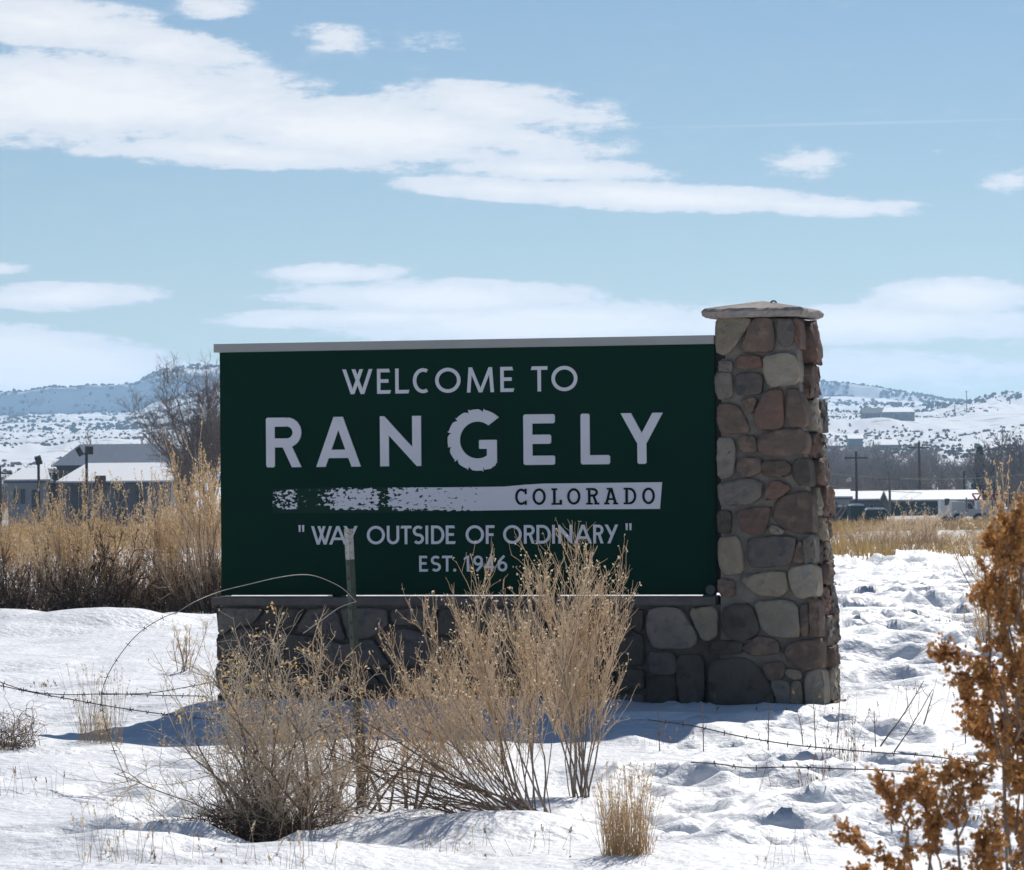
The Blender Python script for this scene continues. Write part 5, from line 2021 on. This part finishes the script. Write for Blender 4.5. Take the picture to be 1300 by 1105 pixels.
def building(name, Y, p0, p1, py_eave, py_ridge, depth, wall, roof, label, ridge=None, openings=(), eave_over=.35, snow=True, group=None, base_px=None, hip=0.0, cat='house'):
    """ridge runs across the view; hip: how far each ridge end is drawn in (0..0.5 of the width)"""
    x0, x1 = X(p0, Y), X(p1, Y)
    xm = (x0 + x1) / 2
    yb = Y
    zb = min(gz(xm, Y), gz(xm, Y + depth)) - .6 if Y < 820 else min(hill_z(x0, Y), hill_z(x1, Y), hill_z(xm, Y)) - 1.0
    ze = Z((p0 + p1) / 2, py_eave, Y)
    zr = Z((p0 + p1) / 2, py_ridge, Y + depth / 2)
    o = empty(name, (xm, Y, zb), 0, label=label, cat=cat, group=group)
    w = (x1 - x0) / 2
    H = ze - zb
    R_ = zr - zb
    m = MB()
    m.hexa([(-w, 0, 0), (w, 0, 0), (w, depth, 0), (-w, depth, 0)], [(-w, 0, H), (w, 0, H), (w, depth, H), (-w, depth, H)])
    hx = hip * 2 * w
    if hip == 0:
        m.poly([(-w, .01, H), (-w, depth - .01, H), (-w, depth / 2, R_)])
        m.poly([(w, .01, H), (w, depth / 2, R_), (w, depth - .01, H)])
    m.build('wall', wall, o)
    e = eave_over
    tk = .14
    rt = MB()
    A = [(-w - e, -e, H - .02), (w + e, -e, H - .02), (w + e - hx, depth / 2, R_ + .03), (-w - e + hx, depth / 2, R_ + .03)]
    B = [(x, depth - y, z) for x, y, z in A]
    for q in (A, B[::-1]):
        lo_ = [Vector(v) for v in q]
        rt.hexa(lo_, [v + Vector((0, 0, tk)) for v in lo_])
    if hip:
        for sx in (-1, 1):
            q = [(sx * (w + e), -e, H - .02), (sx * (w + e - hx), depth / 2, R_ + .03), (sx * (w + e), depth + e, H - .02)]
            rt.poly([(a, b, c + tk) for a, b, c in q])
            rt.poly(q[::-1])
    rf = rt.build('roof', roof, o)
    if snow:
        sm = MB()
        for q in (A, B[::-1]):
            pts = [Vector(v) + Vector((0, 0, tk + .005)) for v in q]
            a_, b_, c_, d_ = pts
            f0, f1 = (snow if isinstance(snow, tuple) else (0.03, .97))
            lo_ = [a_.lerp(d_, f0), b_.lerp(c_, f0), b_.lerp(c_, f1), a_.lerp(d_, f1)]
            sm.hexa(lo_, [v + Vector((0, 0, .16)) for v in lo_])
        tag(sm.build('roof_snow', BM['snow'], rf), kind='stuff')
    for (kind, a, b, t_, bt_) in openings:
        ax, bx2 = X(a, Y) - xm, X(b, Y) - xm
        za, zb2 = Z(a, bt_, Y) - zb, Z(a, t_, Y) - zb
        fr = MB()
        fw = max(.06, (bx2 - ax) * .07)
        for (u0, u1, v0, v1) in ((ax - fw, ax, za, zb2), (bx2, bx2 + fw, za, zb2), (ax - fw, bx2 + fw, zb2, zb2 + fw)):
            fr.box(u0, u1, -.10, -.003, v0, v1)
        wo_ = fr.build(kind, BM['wall_white'], o)
        pn = MB()
        pn.box(ax + .001, bx2 - .001, -.03, -.004, za, zb2 - .001)
        pn.build('pane' if kind == 'window' else 'door_leaf', BM['dark'], wo_)
    return o


building('house', 400, 10, 60, 613, 598, 13, BM['wall_white'], BM['roof_blue'], 'small pale house with snow covered hip roof at the far left', hip=.28, openings=[('window', 17, 23, 621, 640), ('window', 26, 32, 621, 640), ('door', 40, 47, 622, 652)])
hb = building('house', 405, 72, 232, 592, 566, 13, BM['wall_grey'], BM['roof_blue'], 'long house with steep blue metal roof behind the floodlight pole', hip=.17, snow=False, eave_over=.5)
# its snowy veranda roof
vz0, vz1 = Z(140, 613, 399) - hb.location.z, Z(140, 590, 404) - hb.location.z
vb = MB()
xa, xb = X(76, 400) - hb.location.x, X(226, 400) - hb.location.x
vb.hexa([(xa, -9.6, vz0 - .12), (xb, -9.6, vz0 - .12), (xb - .4, -.55, vz1 - .12), (xa + 2.2, -.55, vz1 - .12)], [(xa, -9.6, vz0), (xb, -9.6, vz0), (xb - .4, -.55, vz1), (xa + 2.2, -.55, vz1)])
vr = vb.build('veranda_roof', BM['roof_dark'], hb)
vb = MB()
vb.hexa([(xa + .1, -9.5, vz0 + .01), (xb - .1, -9.5, vz0 + .01), (xb - .5, -.65, vz1 + .005), (xa + 2.2, -.65, vz1 + .005)], [(xa + .1, -9.5, vz0 + .18), (xb - .1, -9.5, vz0 + .18), (xb - .5, -.65, vz1 + .17), (xa + 2.2, -.65, vz1 + .17)])
tag(vb.build('roof_snow', BM['snow'], vr), kind='stuff')
vb = MB()
vb.box(xa + .4, xb - .4, -9.0, -.6, 0, vz0 - .14)
vb.build('veranda_wall', BM['wall_grey'], hb)
for a, b in ((90, 104), (150, 158), (172, 180)):
    ax, bx2 = X(a, 396) - hb.location.x, X(b, 396) - hb.location.x
    fr = MB()
    z1_ = Z(a, 616, 396) - hb.location.z
    for (u0, u1, v0, v1) in ((ax - .14, ax, .3, z1_), (bx2, bx2 + .14, .3, z1_), (ax - .14, bx2 + .14, z1_, z1_ + .14)):
        fr.box(u0, u1, -9.12, -9.002, v0, v1)
    w_ = fr.build('door' if a == 90 else 'window', BM['wall_tan'], hb)
    fr = MB()
    fr.box(ax + .002, bx2 - .002, -9.06, -9.004, .3, z1_ - .002)
    fr.build('pane', BM['dark'], w_)
ch = MB()
cx0, cx1 = X(124, 398) - hb.location.x, X(138, 398) - hb.location.x
ch.box(cx0, cx1, -9.9, -9.65, Z(130, 622, 398) - hb.location.z, Z(130, 604, 398) - hb.location.z)
ch.build('vent_box', BM['wall_brown'], hb)

building('house', 430, 1046, 1078, 634, 625, 7, BM['wall_white'], BM['roof_dark'], 'pale small house with snowy roof beside the dark utility pole, nearest the pillar', openings=[('window', 1058, 1062, 638, 644)])
building('house', 440, 1084, 1122, 637, 627, 8, BM['wall_grey'], BM['roof_dark'], 'grey house with snowy roof between the dark and the pale utility poles', openings=[('window', 1092, 1096, 641, 647), ('window', 1104, 1108, 641, 647)])
gs = building('long_shed', 425, 1131, 1242, 638, 626, 9, BM['green'], BM['roof_dark'], 'long low green shed with a snow covered roof behind the trucks', cat='shed', openings=[('door', 1150, 1156, 645, 662), ('window', 1164, 1169, 645, 651), ('window', 1176, 1181, 645, 651), ('window', 1188, 1193, 645, 651)])
for k in range(9):
    p = MB()
    u = (X(1131, 425) - X(1242, 425)) / 2 * .97 * (1 - k / 4.0)
    p.box(u, u + .10, -.06, -.002, .2, 1.9)
    p.build('wall_rib', BM['green_dark'], gs)
farb = building('far_building', 2120, 1096, 1124, 525, 518.5, 14, BM['wall_brown'], BM['roof_dark'], 'brown gabled hall on the snowy bench far behind the valley', snow=False, cat='building', openings=[('window', 1099, 1103, 527, 531), ('window', 1114, 1118, 527, 531)])
building('far_building', 2100, 1121, 1162, 524, 518, 13, BM['wall_tan'], BM['roof_dark'], 'tan building with snowy roof attached right of the brown hall on the bench', hip=.12, cat='building', openings=[('door', 1136, 1143, 526, 532), ('window', 1150, 1155, 526, 530)])
building('far_house', 1550, 1078, 1096, 558, 553, 9, BM['wall_grey'], BM['roof_dark'], 'tiny snow roofed house on the far slope above the trees', cat='house')
building('far_house', 1480, 1112, 1140, 566, 559, 10, BM['wall_tan'], BM['roof_dark'], 'low snow roofed house on the slope just above the tree belt', cat='house')
building('far_house', 1500, 1046, 1068, 567, 562, 9, BM['wall_tan'], BM['roof_dark'], 'snow roofed house on the slope close beside the pillar', cat='house')


def utility_pole(px, ty, Y, mat, label, arm=True, by=None, light=False):
    x = X(px, Y)
    z = gz(x, Y) - .3 if Y < 820 else hill_z(x, Y) - .6
    h = Z(px, ty, Y) - z
    k = max(1.0, Y / 420)
    o = empty('utility_pole', (x, Y, z), rr.uniform(-.3, .3), label=label, cat='utility pole', group='utility poles')
    m = MB()
    m.tube([(0, 0, 0), (.03, 0, h * .5), (0, 0, h)], .15 * min(k, 2), 8, r1=.11 * min(k, 2))
    m.build('pole', mat, o)
    if arm:
        m = MB()
        m.box(-1.15, 1.15, -.20, -.10, h - .75, h - .60)
        a = m.build('crossarm', mat, o)
        for u in (-1.0, -.45, .45, 1.0):
            m = MB()
            m.tube([(u, -.15, h - .60), (u, -.15, h - .40)], .05, 6)
            m.build('insulator', BM['pole_pale'], a)
    if light:
        m = MB()
        m.tube([(0, 0, h * .56), (-.5, -.3, h * .60)], .05, 6)
        l_ = m.build('lamp_arm', BM['pole_pale'], o)
        m = MB()
        m.tube([(-.5, -.3, h * .60), (-.95, -.3, h * .575)], .22, 8, r1=.14)
        m.build('lamp_head', BM['white_paint'], l_)
    return o, h


pl = [utility_pole(1087, 573, 405, BM['pole'], 'dark utility pole with lamp, first one right of the pillar', light=True),
      utility_pole(1129, 600, 410, BM['pole_pale'], 'short pale utility pole left of the green shed'),
      utility_pole(1167, 561, 455, BM['pole'], 'tallest utility pole with a wide crossarm over the green shed'),
      utility_pole(1224, 598, 470, BM['pole'], 'thin utility pole standing above the white trucks', arm=False),
      utility_pole(1272, 598, 470, BM['pole_pale'], 'pale utility pole half hidden behind the orange shrub at the right')]
utility_pole(1228, 496, 2350, BM['pole'], 'tall distant pole on the skyline right of the far mesa')
utility_pole(1213, 514, 2300, BM['pole'], 'shorter distant pole just left of the skyline pole')
utility_pole(1283, 505, 2400, BM['pole'], 'distant pole on the snowy hill near the right edge')
utility_pole(0, 592, 380, BM['pole'], 'utility pole at the very left edge beside the pale house')


def cable(name, a, b, sag, r, mat, label, cat, n=14, group=None):
    m = MB()
    pts = []
    for k in range(n + 1):
        t = k / n
        p = Vector(a).lerp(Vector(b), t)
        p.z -= sag * 4 * t * (1 - t)
        pts.append(p)
    m.tube(pts, r, 5)
    return m.build(name, mat, label=label, cat=cat, group=group)


tops = [(o.location + Vector((0, -.15, h - .4))) for o, h in pl]
Yw = 440
cable('power_line', at(1020, 598, 400), at(1320, 600, 470), .8, .028, BM['pole_pale'], 'upper thin power line crossing the grey tree belt', 'power line', group='power lines over the valley')
cable('power_line', at(1020, 614, 400), at(1320, 626, 460), .5, .028, BM['pole_pale'], 'lower thin power line crossing just above the roofs', 'power line', group='power lines over the valley')
cable('power_line', tops[0], tops[2], 1.0, .025, BM['pole'], 'dark power line strung from the dark pole to the tallest pole', 'power line', group='power lines over the valley')


def flood_pole(px, ty, Y, heads, label):
    x = X(px, Y)
    z = gz(x, Y) - .3
    h = Z(px, ty, Y) - z
    o = empty('floodlight_pole', (x, Y, z), 0, label=label, cat='light pole')
    m = MB()
    m.tube([(0, 0, 0), (0, 0, h)], .11, 8)
    m.build('pole', BM['black'], o)
    for (u, dz, tilt, w_) in heads:
        m = MB()
        m.tube([(0, 0, h - .25), (u * .6, -.05, h - .1 + dz)], .05, 6)
        br = m.build('bracket', BM['black'], o)
        m = MB()
        m.box(-w_ / 2, w_ / 2, -.18, .18, -.33, .33)
        hd = m.build('lamp_head', BM['black'], o)
        hd.location = (u, 0, h + dz)
        hd.rotation_euler = (.35, tilt, 0)
        m = MB()
        m.box(-w_ / 2 + .05, w_ / 2 - .05, -.195, -.182, -.28, .28)
        gl = m.build('lamp_glass', BM['dark'], hd)
    return o


flood_pole(110, 574, 320, [(-.55, .05, -.45, .42), (.22, .18, .05, .62)], 'black floodlight pole with two lamp heads over the long snowy roof')
flood_pole(49, 590, 330, [(.0, .35, -.25, .5)], 'floodlight with a single head above the small pale house')


# ---- white trucks, red boom and green bins
def truck(px0, px1, py0, py1, Y, label):
    x0, x1 = X(px0, Y), X(px1, Y)
    zb = gz((x0 + x1) / 2, Y)
    top = Z((px0 + px1) / 2, py0, Y)
    h = top - zb
    o = empty('white_truck', ((x0 + x1) / 2, Y, zb), 0, label=label, cat='truck', group='white trucks by the green shed')
    Lh = (x1 - x0) / 2
    prof = [(-Lh, .75), (-Lh, h), (-Lh * .05, h), (Lh * .22, h * .97), (Lh * .45, h * .66), (Lh * .98, h * .58), (Lh, h * .5), (Lh, .65), (-Lh, .65)]
    m = MB()
    for yy, rev in ((0, False), (2.0, True)):
        q = [(a, yy, b) for a, b in prof]
        m.poly(q if not rev else q[::-1])
    for i in range(len(prof)):
        a, b = prof[i], prof[(i + 1) % len(prof)]
        m.poly([(a[0], 0, a[1]), (a[0], 2.0, a[1]), (b[0], 2.0, b[1]), (b[0], 0, b[1])])
    bd = m.build('cab', BM['white_paint'], o)
    m = MB()
    m.poly([(-Lh * .02, -.012, h * .68), (Lh * .30, -.012, h * .68), (Lh * .17, -.012, h * .93), (-Lh * .02, -.012, h * .93)])
    m.build('side_window', BM['dark'], o)
    m = MB()
    n_ = Vector((h * .31, 0, Lh * .23)).normalized() * .015
    m.poly([(Lh * .235 + n_.x, .1, h * .95 + n_.z), (Lh * .44 + n_.x, .1, h * .67 + n_.z), (Lh * .44 + n_.x, 1.9, h * .67 + n_.z), (Lh * .235 + n_.x, 1.9, h * .95 + n_.z)])
    m.build('windscreen', BM['glass'], o)
    for u in (-Lh * .62, Lh * .62):
        m = MB()
        m.tube([(u, -.08, .48), (u, .25, .48)], .48, 14)
        wh = m.build('wheel', BM['tyre'], o)
        m = MB()
        m.tube([(u, -.10, .48), (u, -.081, .48)], .25, 10)
        m.build('rim', BM['white_paint'], wh)
    m = MB()
    m.box(Lh * .9, Lh * 1.0 + .03, -.03, .25, h * .42, h * .52)
    m.build('headlight', BM['glass'], o)
    m = MB()
    m.tube([(-Lh * .12, -.06, h * .55), (-Lh * .12, -.06, h * 1.18)], .06, 6)
    m.build('exhaust_stack', BM['pole_pale'], o)
    m = MB()
    m.box(Lh * .15, Lh * .24, -.3, -.1, h * .68, h * .85)
    m.build('mirror', BM['black'], o)
    return o


truck(1208, 1250, 637, 664, 345, 'left white truck with pale windscreen in front of the green shed')
truck(1240, 1284, 636, 662, 362, 'right white truck under the red lattice boom')
bx0 = X(1194, 352)
zt0 = gz(bx0, 352)
vb_ = empty('white_trailer', (X(1204, 352), 352, zt0), 0, label='white box trailer with a dark window left of the white trucks', cat='trailer')
hw = (X(1214, 352) - X(1194, 352)) / 2
m = MB()
m.box(-hw, hw, 0, 2.4, .5, Z(1204, 634, 352) - zt0)
m.build('body', BM['white_paint'], vb_)
m = MB()
m.box(-hw * .5, hw * .1, -.03, -.002, 1.6, 2.2)
m.build('window', BM['dark'], vb_)
for u in (-hw * .5, hw * .5):
    m = MB()
    m.tube([(u, -.05, .35), (u, .25, .35)], .35, 12)
    m.build('wheel', BM['tyre'], vb_)
# red boom
Yb = 372
bo = empty('lattice_boom', (X(1256, Yb), Yb, Z(1256, 637, Yb)), 0, label='red lattice boom lying level above the right white truck', cat='crane boom')
bw = (X(1278, Yb) - X(1236, Yb)) / 2
bh = Z(1256, 627, Yb) - Z(1256, 637, Yb)
for yy in (0, .7):
    for zz_ in (0, bh):
        m = MB()
        m.box(-bw, bw, yy - .05, yy + .05, zz_ - .06, zz_ + .06)
        m.build('chord', BM['rust_red'], bo)
    for k in range(8):
        u0, u1 = -bw + 2 * bw * k / 8, -bw + 2 * bw * (k + 1) / 8
        m = MB()
        m.tube([(u0, yy, .06 if k % 2 else bh - .06), (u1, yy, bh - .06 if k % 2 else .06)], .05, 5)
        m.build('brace', BM['rust_red'], bo)
m = MB()
zs = gz(bo.location.x, Yb) - bo.location.z
m.box(-bw * .3, bw * .1, .2, .55, zs, -.06)
m.build('stand', BM['green_dark'], bo)


def bin_(px0, px1, ty, Y, mat, label, fins=4):
    x0, x1 = X(px0, Y), X(px1, Y)
    z = gz((x0 + x1) / 2, Y)
    h = Z(px0, ty, Y) - z
    o = empty('green_container', ((x0 + x1) / 2, Y, z - .1), rr.uniform(-.05, .05), label=label, cat='container', group='green containers below the houses')
    w = (x1 - x0) / 2
    m = MB()
    m.hexa([(-w * .92, 0, 0), (w * .92, 0, 0), (w * .92, 1.8, 0), (-w * .92, 1.8, 0)], [(-w, -.12, h), (w, -.12, h), (w, 1.9, h), (-w, 1.9, h)])
    m.build('body', mat, o)
    for k in range(fins):
        u = -w * .85 + 1.7 * w * k / (fins - 1)
        m = MB()
        m.box(u - .05, u + .05, -.22, -.125, .2, h - .1)
        m.build('rib', BM['green_dark'], o)
    m = MB()
    m.hexa([(-w * .95, .1, h + .003), (w * .95, .1, h + .003), (w * .95, 1.8, h + .003), (-w * .95, 1.8, h + .003)], [(-w * .8, .2, h + .14), (w * .8, .2, h + .14), (w * .8, 1.7, h + .14), (-w * .8, 1.7, h + .14)])
    tag(m.build('lid_snow', BM['snow'], o), kind='stuff')
    return o


bin_(1079, 1098, 641, 350, BM['green'], 'tall green container with snow on its lid, middle of the three')
bin_(1099, 1126, 646, 345, BM['green_dark'], 'wide dark green container just left of the pale pole')
bin_(1051, 1076, 643, 355, BM['green_dark'], 'dark green container with pale bars, nearest the pillar')
for i, (a, b, ty) in enumerate(((1052, 1064, 640), (1060, 1072, 640), (1066, 1076, 642))):
    m = MB()
    m.tube([at(a, 658, 353.5), at(b, ty, 353.5)], .09, 6)
    m.build('leaning_bar', BM['pole_pale'], label=('pale bar leaning on the dark green container nearest the pillar', 'second pale bar leaning on that dark green container', 'last pale bar at the right of that dark green container')[i], cat='bar', group='pale bars on the green container')

# ------------------------------------------------------------------ fence: steel post and slack barbed wire
post_m = mk('tpost_green', (.055, .075, .055), (.09, .10, .08), scale=18, rough=.7)
post_w = mk('tpost_white_tip', (.55, .54, .51), (.40, .38, .35), scale=30, rough=.6, c3=(.22, .17, .12))
PY = 20.6
ptop, pbot = at(440, 672, PY), at(449, 850, PY)
dirp = (pbot - ptop).normalized()
lenp = (ptop.z - gz(pbot.x, PY) + .25) / -dirp.z
tp = empty('fence_post', (ptop + dirp * lenp), 0, label='leaning green steel fence post with white tip in front of the sign', cat='fence post')
tp.rotation_euler = (-dirp).to_track_quat('Z', 'Y').to_euler()
# local frame: z along the post
fl1 = lenp - .155
for nm, z0_, z1_, mt in (('shaft', 0, fl1, post_m), ('white_tip', fl1 + .0005, lenp, post_w)):
    m = MB()
    m.box(-.021, .021, -.004, .0, z0_, z1_)
    m.box(-.0035, .0035, .0002, .034, z0_, z1_)
    po = m.build(nm, mt, tp)
    po.rotation_euler = (0, 0, .5)
for k in range(16):
    z_ = .35 + k * .075
    if z_ > lenp - .02:
        break
    m = MB()
    m.box(-.007, .007, -.010, -.0042, z_, z_ + .016)
    st = m.build('stud', post_m if z_ < fl1 else BM['black'], tp)
    st.rotation_euler = (0, 0, .5)

wire_m = mk('old_wire', (.045, .038, .034), (.075, .06, .05), scale=40, rough=.7)
wire_b = mk('bright_wire', (.30, .27, .24), (.40, .37, .33), scale=40, rough=.45, spec=.5)


def wire(pts, r, mat, label, barbs=True, group='slack barbed wire strands', seed=0):
    """pts: (px, py, distance) the strand passes through"""
    C_ = [at(*p) for p in pts]
    path = []
    n = len(C_)
    for i in range(n - 1):
        p0, p1, p2, p3 = C_[max(i - 1, 0)], C_[i], C_[i + 1], C_[min(i + 2, n - 1)]
        for k in range(9):
            t = k / 9
            path.append(.5 * ((2 * p1) + (-p0 + p2) * t + (2 * p0 - 5 * p1 + 4 * p2 - p3) * t * t + (-p0 + 3 * p1 - 3 * p2 + p3) * t ** 3))
    path.append(C_[-1])
    o = empty('barbed_wire', path[0], 0, label=label, cat='wire', group=group)
    q = [p - path[0] for p in path]
    m = MB()
    m.tube(q, r, 5)
    m.build('strand', mat, o)
    if barbs:
        rb = random.Random(seed)
        acc_ = 0
        m = MB()
        for i in range(1, len(q)):
            acc_ += (q[i] - q[i - 1]).length
            if acc_ > .11:
                acc_ = 0
                t = (q[i] - q[i - 1]).normalized()
                d = Vector((rb.uniform(-1, 1), rb.uniform(-1, 1), rb.uniform(-1, 1)))
                d = (d - t * d.dot(t)).normalized() * .014
                m.tube([q[i] - d, q[i] + d], r * .8, 4)
                d2 = t.cross(d) + t * .004
                m.tube([q[i] + t * .006 - d2, q[i] + t * .006 + d2], r * .8, 4)
        if m.v:
            m.build('barbs', mat, o, kind='stuff')
    return o


wire([(452, 764, 20.5), (436, 748, 20.4), (418, 738, 20.3), (398, 731, 20.2), (378, 730, 20.1), (350, 734, 20.0), (316, 742, 19.9), (280, 751, 19.8), (246, 765, 19.6), (222, 780, 19.5)], .0018, wire_b, 'bright wire arching left from the steel post across the sign', False, None)
wire([(228, 776, 19.6), (200, 788, 19.5), (172, 808, 19.4), (148, 838, 19.3), (134, 864, 19.2), (129, 888, 19.1), (134, 920, 19.0), (146, 956, 18.9), (163, 995, 18.8)], .0019, wire_m, 'dark wire curling down in a loop into the snow at the left', True, None, 2)
wire([(-20, 858, 22), (30, 876, 21.9), (80, 882, 21.8), (140, 881, 21.6), (200, 883, 21.4), (262, 884, 21.2)], .0026, wire_m, 'level wire over the snow from the left edge, uppermost of the two', True, seed=3)
wire([(-20, 866, 22), (40, 879, 21.8), (90, 888, 21.5), (140, 897, 21.2), (200, 906, 20.9), (260, 913, 20.6), (330, 922, 20.4)], .0028, wire_m, 'wire running down to the right over the snow at the left', True, seed=4)
wire([(130, 882, 21.6), (190, 880, 21.5), (240, 872, 21.4), (280, 864, 21.2), (330, 856, 21.0)], .0024, wire_m, 'wire rising to the right toward the wall end', True, seed=5)
wire([(822, 914, 21.6), (880, 922, 21.4), (940, 935, 21.2), (1000, 945, 21.0), (1060, 951, 20.8), (1120, 956, 20.6), (1180, 960, 20.4), (1215, 965, 20.3), (1300, 978, 20)], .0032, wire_m, 'upper wire sagging across the snow right of the pale shrubs', True, seed=6)
wire([(877, 968, 19.6), (910, 970, 19.6), (950, 975, 19.5), (1000, 974, 19.5), (1060, 976, 19.4), (1120, 978, 19.4), (1200, 984, 19.3)], .003, wire_m, 'lower wire lying nearly on the snow at the right', True, seed=7)
wire([(452, 764, 20.5), (430, 772, 20.6), (405, 790, 20.8), (385, 804, 21)], .002, wire_b, 'short wire hanging down left from the steel post', False, None)

# ------------------------------------------------------------------ air
hz = MB()
hz.box(-2650, 2650, -2600, 7150, -40, 138)
hm = bpy.data.materials.new('haze')
hm.use_nodes = True
hn = hm.node_tree.nodes
hn.clear()
pv = hn.new('ShaderNodeVolumePrincipled')
pv.inputs['Color'].default_value = (.46, .72, 1.0, 1)
pv.inputs['Density'].default_value = 1.4e-4
pv.inputs['Anisotropy'].default_value = .42
ou = hn.new('ShaderNodeOutputMaterial')
hm.node_tree.links.new(pv.outputs[0], ou.inputs['Volume'])
hz.build('haze', hm, kind='stuff', label='thin blue winter haze over the valley', cat='haze')
